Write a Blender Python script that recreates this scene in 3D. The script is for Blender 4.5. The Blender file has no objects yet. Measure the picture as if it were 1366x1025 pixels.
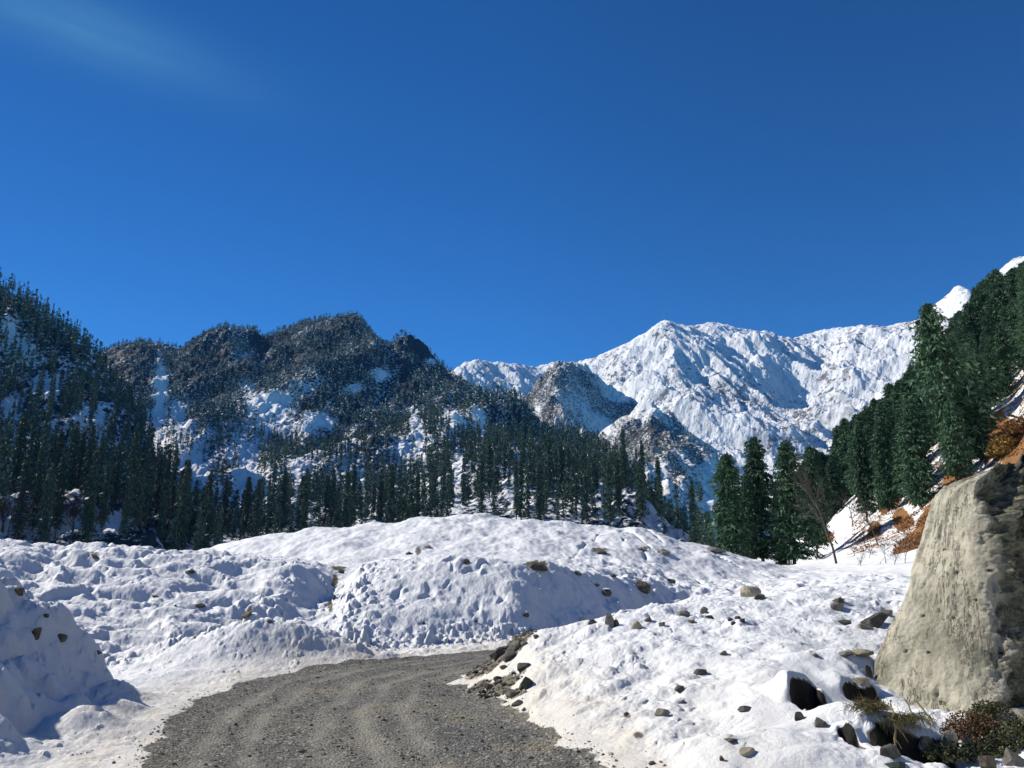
import bpy, math, numpy as np
rad = math.radians
S = bpy.context.scene
COL = S.collection

# ------------------------------------------------------------------ camera, sky, sun, exposure
F = 1032.0                      # focal length in photograph pixels (1366 wide)
HOR = 760.0                     # row of the horizon
CAM_H = 2.0
PITCH = math.atan((HOR - 512.5) / F)
cam = bpy.data.objects.new('camera', bpy.data.cameras.new('camera'))
COL.objects.link(cam)
cam.data.sensor_width = 36.0
cam.data.lens = F / 1366.0 * 36.0
cam.data.clip_start = 0.1
cam.data.clip_end = 30000
cam.location = (0, 0, CAM_H)
cam.rotation_euler = (rad(90) + PITCH, 0, 0)
S.camera = cam

SUN_EL, SUN_AZ = rad(34), rad(-67)      # azimuth measured from the view direction (+Y), negative = to the left
W = bpy.data.worlds.new('World'); S.world = W; W.use_nodes = True
wn, wl = W.node_tree.nodes, W.node_tree.links
wn.clear()
sky = wn.new('ShaderNodeTexSky'); sky.sky_type = 'NISHITA'; sky.sun_disc = False
sky.sun_elevation = SUN_EL; sky.sun_rotation = SUN_AZ
sky.altitude = 2500; sky.air_density = 1.0; sky.dust_density = 0.1; sky.ozone_density = 4.0
hs = wn.new('ShaderNodeHueSaturation'); hs.inputs['Saturation'].default_value = 1.10; hs.inputs['Value'].default_value = 1.0
bg = wn.new('ShaderNodeBackground'); bg.inputs['Strength'].default_value = 0.0585
wo = wn.new('ShaderNodeOutputWorld')
gm = wn.new('ShaderNodeGamma'); gm.inputs['Gamma'].default_value = 1.5
wl.new(sky.outputs[0], gm.inputs['Color']); wl.new(gm.outputs[0], hs.inputs['Color'])
# a faint pale streak high up on the left of the sky
tc = wn.new('ShaderNodeTexCoord')
def wmath(op, a, b=None):
    n = wn.new('ShaderNodeMath'); n.operation = op
    for i, v in enumerate((a, b)):
        if v is None: continue
        if isinstance(v, (int, float)): n.inputs[i].default_value = v
        else: wl.new(v, n.inputs[i])
    return n.outputs[0]
def wdot(v):
    n = wn.new('ShaderNodeVectorMath'); n.operation = 'DOT_PRODUCT'
    wl.new(tc.outputs['Generated'], n.inputs[0]); n.inputs[1].default_value = v
    return n.outputs['Value']
STREAK = []      # filled in below once pixel rays are available

sun = bpy.data.objects.new('sun', bpy.data.lights.new('sun', 'SUN'))
COL.objects.link(sun)
sun.data.energy = 5.0; sun.data.angle = rad(0.55); sun.data.color = (1.0, 0.905, 0.785)
sv = (math.sin(SUN_AZ) * math.cos(SUN_EL), math.cos(SUN_AZ) * math.cos(SUN_EL), math.sin(SUN_EL))
import mathutils
sun.rotation_euler = mathutils.Vector(sv).to_track_quat('Z', 'Y').to_euler()
sun.location = (-50, 20, 40)

vs = S.view_settings
S.display_settings.display_device = 'sRGB'
vs.view_transform = 'Standard'; vs.look = 'None'; vs.exposure = 0.52; vs.gamma = 1.0; vs.use_curve_mapping = False
S.cycles.max_bounces = 6; S.cycles.diffuse_bounces = 1; S.cycles.use_denoising = True; S.cycles.sample_clamp_indirect = 0.18

# ------------------------------------------------------------------ pixel rays
cp, sp = math.cos(PITCH), math.sin(PITCH)
def ray(px, py):
    u = (np.asarray(px, float) - 683.0) / F; v = (512.5 - np.asarray(py, float)) / F
    return u, cp - v * sp, sp + v * cp
def az_of(px, py=HOR):
    x, y, z = ray(px, py); return np.arctan2(x, y)
def z_at(px, py, r):
    x, y, z = ray(px, py); return CAM_H + z / np.hypot(x, y) * r
def at(px, py, d):                       # point on the ray at forward distance d
    x, y, z = ray(px, py); k = d / y
    return np.array((x * k, d + 0 * x, CAM_H + z * k))
def project(X, Y, Z):
    Z = Z - CAM_H
    f = Y * cp + Z * sp; f = np.where(f > 0.05, f, 0.05)
    return 683.0 + F * X / f, 512.5 - F * (Z * cp - Y * sp) / f

d1 = np.array(ray(-60, -25)); d1 /= np.linalg.norm(d1)
d2 = np.array(ray(420, 150)); d2 /= np.linalg.norm(d2)
axis = d2 - d1; LEN = np.linalg.norm(axis); axis /= LEN
mid = (d1 + d2) / 2; mid /= np.linalg.norm(mid)
perp = np.cross(axis, mid); perp /= np.linalg.norm(perp)
aL = wmath('DIVIDE', wmath('SUBTRACT', wdot(tuple(axis)), float(np.dot(axis, d1 * .72 + d2 * .28))), LEN * .42)
bL = wmath('DIVIDE', wmath('SUBTRACT', wdot(tuple(perp)), float(np.dot(perp, mid))), 0.034)
q = wmath('ADD', wmath('MULTIPLY', aL, aL), wmath('MULTIPLY', bL, bL))
q = wmath('POWER', 2.718, wmath('MULTIPLY', q, -1.0))
nz = wn.new('ShaderNodeTexNoise'); nz.inputs['Scale'].default_value = 1.0; nz.inputs['Detail'].default_value = 6; nz.inputs['Roughness'].default_value = .6
cv = wn.new('ShaderNodeCombineXYZ'); wl.new(wmath('MULTIPLY', aL, 1.1), cv.inputs[0]); wl.new(wmath('MULTIPLY', bL, 2.2), cv.inputs[1])
wl.new(cv.outputs[0], nz.inputs['Vector'])
q = wmath('MULTIPLY', q, wmath('ADD', wmath('MULTIPLY', nz.outputs[0], 0.40), 0.12))
mx = wn.new('ShaderNodeMixRGB'); mx.blend_type = 'MIX'
fall = wmath('MINIMUM', wmath('ADD', wmath('MULTIPLY', wdot((1.0, 0.0, 0.0)), .55), 1.0), 1.0)     # the even, polarised blue of high mountain air
dk = wn.new('ShaderNodeMixRGB'); dk.blend_type = 'MULTIPLY'; dk.inputs[0].default_value = 1.0
cb = wn.new('ShaderNodeCombineXYZ')
for i_, k_ in enumerate((.52, .80, .79)): wl.new(wmath('MULTIPLY', fall, k_), cb.inputs[i_])
wl.new(hs.outputs[0], dk.inputs[1]); wl.new(cb.outputs[0], dk.inputs[2])
wl.new(q, mx.inputs[0]); wl.new(dk.outputs[0], mx.inputs[1]); mx.inputs[2].default_value = (1.6, 4.6, 7.2, 1)
wl.new(mx.outputs[0], bg.inputs['Color'])
wl.new(bg.outputs[0], wo.inputs['Surface'])

# ------------------------------------------------------------------ noise
def _h(ix, iy, seed):
    h = (ix.astype(np.int64) * 374761393 + iy.astype(np.int64) * 668265263 + seed * 974634777) & 0xFFFFFFFF
    h = ((h ^ (h >> 13)) * 1274126177) & 0xFFFFFFFF
    return h ^ (h >> 16)
def noise2(x, y, seed=0):
    x = np.asarray(x, float); y = np.asarray(y, float)
    xi = np.floor(x); yi = np.floor(y); fx = x - xi; fy = y - yi
    u = fx * fx * fx * (fx * (fx * 6 - 15) + 10); v = fy * fy * fy * (fy * (fy * 6 - 15) + 10)
    def g(dx, dy):
        a = _h(xi + dx, yi + dy, seed) * (2 * math.pi / 4294967296.0)
        return np.cos(a) * (fx - dx) + np.sin(a) * (fy - dy)
    a, b, c, d = g(0, 0), g(1, 0), g(0, 1), g(1, 1)
    return (a + (b - a) * u + (c - a) * v + (a - b - c + d) * u * v) * 1.45
def fbm(x, y, seed=0, oct=4, gain=.5, lac=2.03):
    s = 0; a = 1
    for i in range(oct):
        s = s + a * noise2(x, y, seed + i * 17); x = x * lac + 3.1; y = y * lac - 1.7; a *= gain
    return s
def ridged(x, y, seed=0, oct=5, gain=.5, lac=2.05):
    s = 0; a = 1; w = 1
    for i in range(oct):
        n = 1 - np.abs(noise2(x, y, seed + i * 13)); n = n * n
        s = s + a * n * w; w = np.clip(n * 1.6, 0, 1); x = x * lac + 5.3; y = y * lac + 2.9; a *= gain
    return s
def billow(x, y, seed=0, oct=3, gain=.5):
    s = 0; a = 1
    for i in range(oct):
        s = s + a * np.abs(noise2(x, y, seed + i * 11)); x = x * 2.1 + 7; y = y * 2.1 + 2; a *= gain
    return s
def worley3(x, y, seed=0):
    xi = np.floor(x); yi = np.floor(y); best = np.full(x.shape, 9.0); sec = np.full(x.shape, 9.0); rid = np.zeros(x.shape)
    for dx in (-1, 0, 1):
        for dy in (-1, 0, 1):
            h = _h(xi + dx, yi + dy, seed)
            ox = (h & 0xFFFF) / 65536.0; oy = (h >> 16) / 65536.0
            d = np.hypot(xi + dx + ox - x, yi + dy + oy - y)
            rid = np.where(d < best, (h & 1023) / 1023.0, rid); sec = np.minimum(sec, np.maximum(d, best)); best = np.minimum(best, d)
    return best, sec, rid
def worley(x, y, seed=0):
    b, s_, r = worley3(x, y, seed); return b, r
def sstep(a, b, x):
    t = np.clip((x - a) / (b - a), 0, 1); return t * t * (3 - 2 * t)

# ------------------------------------------------------------------ mesh helpers
def new_mesh(name, V, faces, smooth=True, attrs=None, mats=(), midx=None, normals=None):
    V = np.ascontiguousarray(V, np.float32); faces = np.ascontiguousarray(faces, np.int32)
    n = faces.shape[1]
    me = bpy.data.meshes.new(name)
    me.vertices.add(len(V)); me.vertices.foreach_set('co', V.ravel())
    me.loops.add(faces.size); me.loops.foreach_set('vertex_index', faces.ravel())
    me.polygons.add(len(faces))
    me.polygons.foreach_set('loop_start', np.arange(0, faces.size, n, dtype=np.int32))
    me.polygons.foreach_set('use_smooth', np.full(len(faces), smooth, bool))
    for m in mats: me.materials.append(m)
    if midx is not None: me.polygons.foreach_set('material_index', np.ascontiguousarray(midx, np.int32))
    me.update(calc_edges=True)
    for k, a in (attrs or {}).items():
        t = me.attributes.new(k, 'FLOAT', 'POINT'); t.data.foreach_set('value', np.ascontiguousarray(a, np.float32))
    if normals is not None:
        me.normals_split_custom_set_from_vertices(np.ascontiguousarray(normals, np.float32))
    return me
def link(name, me, parent=None, loc=None):
    o = bpy.data.objects.new(name, me); COL.objects.link(o)
    if parent is not None: o.parent = parent
    if loc is not None: o.location = loc
    return o
def tag(o, label, cat, group=None, kind=None):
    o['label'] = label; o['category'] = cat
    if group: o['group'] = group
    if kind: o['kind'] = kind
    return o
def empty(name, loc, label, cat, group=None):
    o = bpy.data.objects.new(name, None); COL.objects.link(o); o.location = loc
    o.empty_display_size = .2
    return tag(o, label, cat, group)

# ------------------------------------------------------------------ materials
class NT:
    def __init__(self, name, rough=.8, spec=.3):
        self.m = bpy.data.materials.new(name); self.m.use_nodes = True
        self.n, self.l = self.m.node_tree.nodes, self.m.node_tree.links
        self.b = self.n['Principled BSDF']; self.b.inputs['Roughness'].default_value = rough
        self.b.inputs['Specular IOR Level'].default_value = spec
        g = self.n.new('ShaderNodeNewGeometry'); self.geo = g; self.P = g.outputs['Position']
    def attr(self, k):
        a = self.n.new('ShaderNodeAttribute'); a.attribute_name = k; return a.outputs['Fac']
    def noise(self, scale, detail=4, rough=.55, vec=None, stretch=None):
        t = self.n.new('ShaderNodeTexNoise'); t.inputs['Scale'].default_value = scale
        t.inputs['Detail'].default_value = detail; t.inputs['Roughness'].default_value = rough
        v = vec or self.P
        if stretch:
            mp = self.n.new('ShaderNodeMapping'); mp.inputs['Scale'].default_value = stretch; self.l.new(v, mp.inputs['Vector']); v = mp.outputs[0]
        self.l.new(v, t.inputs['Vector']); return t.outputs['Fac']
    def voro(self, scale, feature='F1', out='Distance', vec=None):
        t = self.n.new('ShaderNodeTexVoronoi'); t.inputs['Scale'].default_value = scale; t.feature = feature
        self.l.new(vec or self.P, t.inputs['Vector']); return t.outputs[out]
    def math(self, op, a, b=0.0, clamp=False):
        n = self.n.new('ShaderNodeMath'); n.operation = op; n.use_clamp = clamp
        for i, v in enumerate((a, b)):
            if isinstance(v, (int, float)): n.inputs[i].default_value = v
            else: self.l.new(v, n.inputs[i])
        return n.outputs[0]
    def ramp(self, f, a, b, lo=0.0, hi=1.0):
        n = self.n.new('ShaderNodeMapRange'); n.interpolation_type = 'SMOOTHSTEP'
        n.inputs['From Min'].default_value = a; n.inputs['From Max'].default_value = b
        n.inputs['To Min'].default_value = lo; n.inputs['To Max'].default_value = hi
        self.l.new(f, n.inputs['Value']); return n.outputs['Result']
    def mix(self, f, a, b, mode='MIX'):
        n = self.n.new('ShaderNodeMixRGB'); n.blend_type = mode
        if isinstance(f, (int, float)): n.inputs[0].default_value = f
        else: self.l.new(f, n.inputs[0])
        for i, v in ((1, a), (2, b)):
            if isinstance(v, tuple): n.inputs[i].default_value = (*v, 1)
            else: self.l.new(v, n.inputs[i])
        return n.outputs[0]
    def bump(self, h, strength=.5, dist=.05, prev=None):
        n = self.n.new('ShaderNodeBump'); n.inputs['Strength'].default_value = strength; n.inputs['Distance'].default_value = dist
        self.l.new(h, n.inputs['Height'])
        if prev is not None: self.l.new(prev, n.inputs['Normal'])
        return n.outputs[0]
    def done(self, color, normal=None):
        if isinstance(color, tuple): self.b.inputs['Base Color'].default_value = (*color, 1)
        else: self.l.new(color, self.b.inputs['Base Color'])
        if normal is not None: self.l.new(normal, self.b.inputs['Normal'])
        return self.m

def mat_ground():
    t = NT('snow_and_road', .75, .25)
    a_road, a_dirt_shade, a_grime, a_rust = t.attr('road'), t.attr('dirt_shade'), t.attr('grime'), t.attr('rust')
    # snow
    snow = t.mix(t.noise(1.3, 5), (.72, .768, .80), (.78, .822, .85))
    fleck = t.ramp(t.noise(17, 6, .7), .60, .72)
    fleck = t.math('MULTIPLY', fleck, t.math('ADD', t.math('MULTIPLY', a_grime, .9), .16))
    snow = t.mix(fleck, snow, (.42, .39, .33))
    gr = t.math('MULTIPLY', a_grime, t.ramp(t.noise(2.2, 6, .65), .25, .75, .35, 1.0))
    snow = t.mix(t.math('MULTIPLY', gr, .8, True), snow, (.62, .57, .44))
    # gravel road
    c = t.mix(t.ramp(t.noise(.55, 4), .35, .65), (.078, .092, .096), (.172, .172, .148))
    c = t.mix(t.ramp(t.noise(.8, 5, .62), .50, .66), c, (.235, .212, .145))
    c = t.mix(t.ramp(t.noise(.9, 4), .50, .66), c, (.062, .072, .070))
    c = t.mix(t.math('MULTIPLY', t.attr('wet'), .75), c, (.042, .048, .048))
    peb = t.voro(26, out='Color'); sepx = t.n.new('ShaderNodeSeparateColor'); t.l.new(peb, sepx.inputs[0])
    c = t.mix(t.ramp(sepx.outputs[0], .72, .98), c, (.36, .36, .32))
    c = t.mix(t.ramp(sepx.outputs[1], .75, .98), c, (.045, .045, .04))
    peb2 = t.voro(62, out='Color'); sep2 = t.n.new('ShaderNodeSeparateColor'); t.l.new(peb2, sep2.inputs[0])
    c = t.mix(t.math('MULTIPLY', t.ramp(sep2.outputs[0], .3, .9), .5), c, (.26, .245, .20))
    c = t.mix(t.math('MULTIPLY', t.ramp(sep2.outputs[1], .55, .9), .6), c, (.05, .05, .045))
    tr = t.attr('track')
    c = t.mix(t.math('MULTIPLY', tr, .8), c, t.mix(t.noise(9, 6, .7), (.18, .178, .155), (.33, .32, .27)))
    # bare earth, and the painted shade of the snow holes
    e = t.mix(t.noise(7, 6, .65), (.05, .046, .038), (.22, .20, .15))
    e2 = t.mix(t.noise(9, 6, .7), (.10, .05, .02), (.34, .17, .06))
    en = t.noise(5.5, 6, .7)
    e = t.mix(t.ramp(a_dirt_shade, .98, 1.15), e, t.mix(t.noise(9, 5), (.002, .002, .002), (.012, .011, .010)))  # strongest mask values: shade inside the snow holes, painted near-black
    col = t.mix(t.ramp(t.math('ADD', a_dirt_shade, t.math('MULTIPLY', t.math('SUBTRACT', en, .5), .9)), .40, .60), snow, e)
    col = t.mix(t.ramp(t.math('ADD', a_rust, t.math('MULTIPLY', t.math('SUBTRACT', t.noise(.9, 7, .75), .5), 1.5)), .42, .58), col, e2)
    rn = t.noise(3.2, 8, .72)
    col = t.mix(t.ramp(t.math('ADD', a_road, t.math('MULTIPLY', t.math('SUBTRACT', rn, .5), .55)), .43, .57), col, c)
    n = t.bump(t.noise(11, 8, .7), .55, .035)
    n = t.bump(t.noise(27, 6, .7), .6, .016, n)
    n = t.bump(t.noise(70, 4, .6), .45, .008, n)
    pb = t.math('MULTIPLY', t.voro(30), a_road)
    n = t.bump(pb, .9, -.022, n)
    return t.done(col, n)
GROUND = mat_ground()

def mat_rocky(name, dark1, dark2, snowc=(.75, .795, .83), sc=.12, bumpd=1.5, lo=.42, hi=.58, slope=(.55, .8), rock=(.12, .115, .11), rockw=.5):
    """snow broken by scrub and rock; attribute 'cover' (0 snow .. 1 scrub)"""
    t = NT(name, .85, .15)
    cov = t.attr('cover')
    n1 = t.noise(sc, 8, .72)
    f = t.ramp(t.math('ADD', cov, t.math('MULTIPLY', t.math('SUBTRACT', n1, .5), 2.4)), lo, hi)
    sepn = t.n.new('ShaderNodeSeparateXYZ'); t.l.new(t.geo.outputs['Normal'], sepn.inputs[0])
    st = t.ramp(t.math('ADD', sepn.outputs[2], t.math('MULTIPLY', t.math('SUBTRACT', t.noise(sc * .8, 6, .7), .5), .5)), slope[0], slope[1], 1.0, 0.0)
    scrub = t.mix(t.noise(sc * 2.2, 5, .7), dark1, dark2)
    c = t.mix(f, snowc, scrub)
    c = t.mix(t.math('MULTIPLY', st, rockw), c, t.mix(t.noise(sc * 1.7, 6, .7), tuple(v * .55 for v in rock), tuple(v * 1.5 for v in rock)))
    n = t.bump(t.noise(sc * 1.5, 8, .7), .7, bumpd)
    return t.done(c, n)

# ------------------------------------------------------------------ ring-controlled polar terrain
def curve(pts, az):
    """pts: (px, r, py) or (px, r, None, z).  Returns r(az), z(az)."""
    A, R, Z = [], [], []
    for p in pts:
        if p[2] is None: A.append(float(az_of(p[0]))); Z.append(p[3])
        else: A.append(float(az_of(p[0], p[2]))); Z.append(float(z_at(p[0], p[2], p[1])))
        R.append(p[1])
    A = np.array(A); o = np.argsort(A)
    return np.interp(az, A[o], np.array(R)[o]), np.interp(az, A[o], np.array(Z)[o])
def smooth_cols(v, k):
    if k < 1: return v
    w = np.exp(-.5 * (np.arange(-3 * k, 3 * k + 1) / k) ** 2); w /= w.sum()
    return np.convolve(np.pad(v, 3 * k, mode='edge'), w, 'valid')
def pchip_surface(R, Z, rows):
    """R,Z (K,C) -> heights (len(rows), C)"""
    K, C = R.shape
    for k in range(1, K): R[k] = np.maximum(R[k], R[k - 1] * 1.004 + .02)
    h = np.diff(R, axis=0); d = np.diff(Z, axis=0) / h
    m = np.zeros_like(R)
    same = d[1:] * d[:-1] > 0
    w1 = 2 * h[1:] + h[:-1]; w2 = h[1:] + 2 * h[:-1]
    with np.errstate(divide='ignore', invalid='ignore'):
        hm = (w1 + w2) / (w1 / d[:-1] + w2 / d[1:])
    m[1:-1] = np.where(same, hm, 0)
    m[0] = d[0]; m[-1] = d[-1]
    out = np.empty((len(rows), C))
    for c in range(C):
        k = np.clip(np.searchsorted(R[:, c], rows) - 1, 0, K - 2)
        hh = h[k, c]; t = np.clip((rows - R[k, c]) / hh, 0, 1)
        t2 = t * t; t3 = t2 * t
        out[:, c] = (2 * t3 - 3 * t2 + 1) * Z[k, c] + (t3 - 2 * t2 + t) * hh * m[k, c] + (-2 * t3 + 3 * t2) * Z[k + 1, c] + (t3 - t2) * hh * m[k + 1, c]
    return out
def grid_faces(nr, nc, wrap=False):
    i = np.arange(nr - 1)[:, None]; j = np.arange(nc if wrap else nc - 1)[None, :]
    j2 = (j + 1) % nc
    a = i * nc + j; b = i * nc + j2; c = (i + 1) * nc + j2; d = (i + 1) * nc + j
    return np.stack([a, b, c, d], -1).reshape(-1, 4)      # az grows clockwise seen from above
def grid_normals(X, Y, Z):
    P = np.stack([X, Y, Z], -1)
    du = np.gradient(P, axis=1); dv = np.gradient(P, axis=0)
    n = np.cross(du, dv); n /= np.maximum(np.linalg.norm(n, axis=-1, keepdims=True), 1e-12)
    n *= np.where(n[..., 2:3] < 0, -1, 1)
    return n
class Field:
    """heights on a polar grid, for standing things on"""
    def __init__(s, az, rows, Z): s.az, s.rows, s.Z = az, rows, Z
    def z(s, x, y):
        a = np.arctan2(x, y); r = np.hypot(x, y)
        i = np.interp(r, s.rows, np.arange(len(s.rows))); j = np.interp(a, s.az, np.arange(len(s.az)))
        i0 = np.clip(i.astype(int) if hasattr(i, 'astype') else int(i), 0, len(s.rows) - 2); j0 = np.clip(j.astype(int) if hasattr(j, 'astype') else int(j), 0, len(s.az) - 2)
        fi = i - i0; fj = j - j0
        Z = s.Z
        return (Z[i0, j0] * (1 - fi) + Z[i0 + 1, j0] * fi) * (1 - fj) + (Z[i0, j0 + 1] * (1 - fi) + Z[i0 + 1, j0 + 1] * fi) * fj
    def hit(s, px, py, r0=4.0, r1=None):
        x, y, z = ray(px, py); k = math.hypot(x, y)
        rr = np.exp(np.linspace(math.log(r0), math.log(r1 or s.rows[-1] * .98), 6000))
        X, Y, Zr = x / k * rr, y / k * rr, CAM_H + z / k * rr
        below = np.nonzero(Zr < s.z(X, Y))[0]
        if len(below) == 0: return None
        i = below[0]; return np.array((X[i], Y[i], s.z(X[i:i + 1], Y[i:i + 1])[0]))

# ================================================================== THE GROUND (one polar sheet, cut into named pieces)
a0, a1 = float(az_of(-70)), float(az_of(1436))
azd = np.arange(a0, a1, .00088)
left_s = np.concatenate([np.arange(-math.pi + .001, -1.0, .05), np.arange(-1.0, a0 - .004, .006)])
right_s = np.concatenate([np.arange(a1 + .004, 1.0, .006), np.arange(1.0, math.pi - .02, .05)])
AZ = np.concatenate([left_s, azd, right_s])
rows = [.4]
while rows[-1] < 460:
    r = rows[-1]
    rows.append(r * (1.025 if r < 5.5 else 1.0022 if 7.3 < r < 11.2 else 1.0040 if r < 40 else 1.007))
ROWS = np.array(rows)

def Zc(px, r, z): return (px, r, None, z)
def Gp(px, py):
    x, y, z = ray(px, py); return (px, float(-CAM_H / z * math.hypot(x, y)), None, 0.0)
G = []
G.append([Zc(0, .4, 0), Zc(1366, .4, .1)])
G.append([Zc(0, 6, 0), Zc(880, 6, 0), Zc(1000, 6, .12), Zc(1200, 6, .3), Zc(1366, 6, .4), Zc(1700, 6, .7)])
G.append([Zc(0, 12, 0), Zc(560, 12.5, 0), Zc(620, 12.9, .0), Zc(700, 11.2, .06), Zc(800, 10, .2), Zc(900, 10.3, .42), Zc(1000, 10.2, .5), Zc(1100, 10, .45), Zc(1240, 9.6, .25), Zc(1366, 9.6, .35), Zc(1700, 10, 1.0)])
G.append([Zc(0, 15, 0), Zc(590, 15.2, 0), Zc(640, 15.3, .12), (672, 15.4, 872), (712, 15.5, 843), (760, 15.8, 832), (800, 16, 826), (900, 17, 806), (1000, 18.5, 796), (1100, 20, 787), (1200, 21, 779), (1366, 21, 772), Zc(1700, 21, 3.0)])
G.append([Zc(0, 16, 0), Zc(130, 15.8, 0), Zc(300, 15.8, 0), Zc(590, 18.0, 0), Zc(700, 18.3, 0), Zc(850, 19.6, 0), Zc(930, 20.5, .45), Zc(1000, 22, 1.05), Zc(1100, 24, 1.45), Zc(1200, 26, 1.6), Zc(1366, 26, 1.9), Zc(1700, 26, 4)])
G.append([Gp(0, 896), Gp(130, 892), Gp(200, 889), Gp(300, 884), Gp(400, 876), Gp(480, 871), Gp(560, 866), Gp(640, 861), Gp(690, 859), Zc(740, 23.4, .05), Zc(800, 25.5, .05), Zc(850, 28.5, .1), Zc(880, 30.5, .15), Zc(930, 33, .5), Zc(1000, 35, .9), Zc(1100, 36, 1.4), Zc(1200, 37, 1.7), Zc(1366, 38, 2.2), Zc(1700, 38, 6)])
G.append([(0, 26, 775), (130, 25.5, 785), (200, 25, 794), (270, 24.5, 803), (340, 24, 811), (440, 23.5, 816), (480, 23.4, 806), (560, 23.7, 806), (640, 24.0, 810), (690, 24.2, 812), (740, 25.6, 816), (800, 28, 808), (850, 31, 807), (880, 33, 806), (930, 35, 800), (1000, 36.5, 795), (1100, 37.5, 784), (1200, 38.5, 776), (1366, 39, 755), Zc(1700, 39, 8)])
G.append([(0, 29, 733), (130, 30, 737), (270, 30, 745), (400, 30, 748), (446, 29.5, 762), (480, 28.5, 752), (560, 28.5, 744), (620, 27.6, 746), (690, 27.6, 751), (740, 28.6, 757), (800, 31, 769), (850, 34, 776), (880, 35.5, 782), (930, 37, 788), (1000, 38.5, 790), (1100, 39.5, 779), (1200, 40.5, 772), (1366, 41, 740), Zc(1700, 41, 11)])
G.append([(0, 33, 727), (130, 34, 733), (270, 35, 741), (400, 34, 748), (446, 33, 762), (480, 32, 756), (560, 31, 748), (620, 30.2, 748), (690, 30.5, 754), (740, 31.5, 760), (800, 33.5, 771), (870, 37, 784), (930, 39.5, 790), (1000, 41.5, 788), (1100, 43, 776), (1200, 43, 767), (1366, 44, 735), Zc(1700, 44, 12)])
G.append([Zc(0, 42, 1.6), Zc(270, 42, 1.5), (400, 40, 752), (480, 39, 752), (560, 38, 745), (700, 38, 748), (800, 39.5, 757), (870, 41.5, 767), (930, 43, 776), (1000, 46, 776), (1100, 49, 771), (1200, 50, 760), (1366, 50, 725), Zc(1700, 50, 15)])
G.append([Zc(0, 60, 1.0), (200, 57, 745), (255, 57, 738), (300, 57, 725), (350, 57, 715), (420, 57, 706), (500, 57, 703), (560, 57, 698), (600, 57, 694), (640, 57, 696), (700, 57, 697), (740, 57, 700), (770, 57, 706), (800, 57, 710), (850, 57, 708), (900, 57, 723), (950, 57, 730), (1000, 58, 746), (1050, 58, 758), (1100, 58, 762), (1150, 58, 757), (1200, 60, 743), (1300, 60, 715), (1366, 60, 695), Zc(1700, 60, 20)])
G.append([Zc(0, 85, -4), Zc(900, 80, -3), Zc(950, 82, 0), (1000, 85, 752), (1060, 85, 757), (1100, 85, 748), (1150, 85, 722), (1200, 85, 700), (1250, 85, 665), (1300, 85, 640), (1366, 85, 600), Zc(1700, 85, 48)])
G.append([Zc(0, 130, -8), Zc(900, 130, -7), Zc(950, 130, -3), (1000, 130, 750), (1060, 130, 735), (1100, 130, 716), (1150, 130, 676), (1200, 130, 640), (1250, 130, 590), (1300, 130, 550), (1366, 130, 512), Zc(1700, 130, 80)])
G.append([Zc(0, 200, -10), Zc(930, 200, -10), (1000, 200, 748), (1060, 200, 720), (1100, 205, 692), (1150, 210, 648), (1200, 215, 602), (1250, 220, 545), (1300, 220, 495), (1366, 220, 452), Zc(1700, 220, 130)])
G.append([Zc(0, 330, -8), Zc(940, 330, -9), (1000, 330, 752), (1060, 330, 728), (1100, 330, 702), (1150, 330, 662), (1200, 330, 620), (1250, 330, 572), (1300, 330, 530), (1366, 330, 500), Zc(1700, 330, 150)])
G.append([Zc(0, 470, -5), Zc(1000, 470, -5), (1100, 470, 735), (1200, 470, 680), (1366, 470, 600), Zc(1700, 470, 90)])
RZ = [curve(c, AZ) for c in G]
GR = np.array([smooth_cols(r, 12) for r, z in RZ]); GZ = np.array([smooth_cols(z, 12 if i < 10 else 7) for i, (r, z) in enumerate(RZ)])
Zg = pchip_surface(GR, GZ, ROWS)
A2, R2 = np.meshgrid(AZ, ROWS)
Xg, Yg = R2 * np.sin(A2), R2 * np.cos(A2)

# --- the ploughed bank on the left, beside the road
d_seg = np.hypot(np.maximum(Xg + 8.9, 0) + np.maximum(-30 - Xg, 0), np.maximum(Yg - 12.4, 0) + np.maximum(1.0 - Yg, 0))
wob = fbm(Xg / 1.6, Yg / 1.6, 5, 3) * .45
bank = 2.5 * np.clip(1 - (d_seg + wob * np.clip(d_seg, 0, 1)) / 2.9, 0, 1) ** .92
near_l = (Xg < -4) & (Yg < 17) & (Yg > 0)
bankm = np.where(near_l, bank, 0)
# loose lumps spilling from the bank's foot onto the road's edge
for bx, by, br, bh in ((-6.1, 9.2, .9, .42), (-5.55, 10.6, .7, .30), (-6.5, 8.0, 1.0, .55), (-6.2, 12.6, .9, .35), (-5.6, 11.7, .5, .2)):
    bankm = np.maximum(bankm, bh * np.exp(-((Xg - bx) ** 2 + (Yg - by) ** 2) / (br * .7) ** 2))
Zg = Zg + bankm
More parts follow.
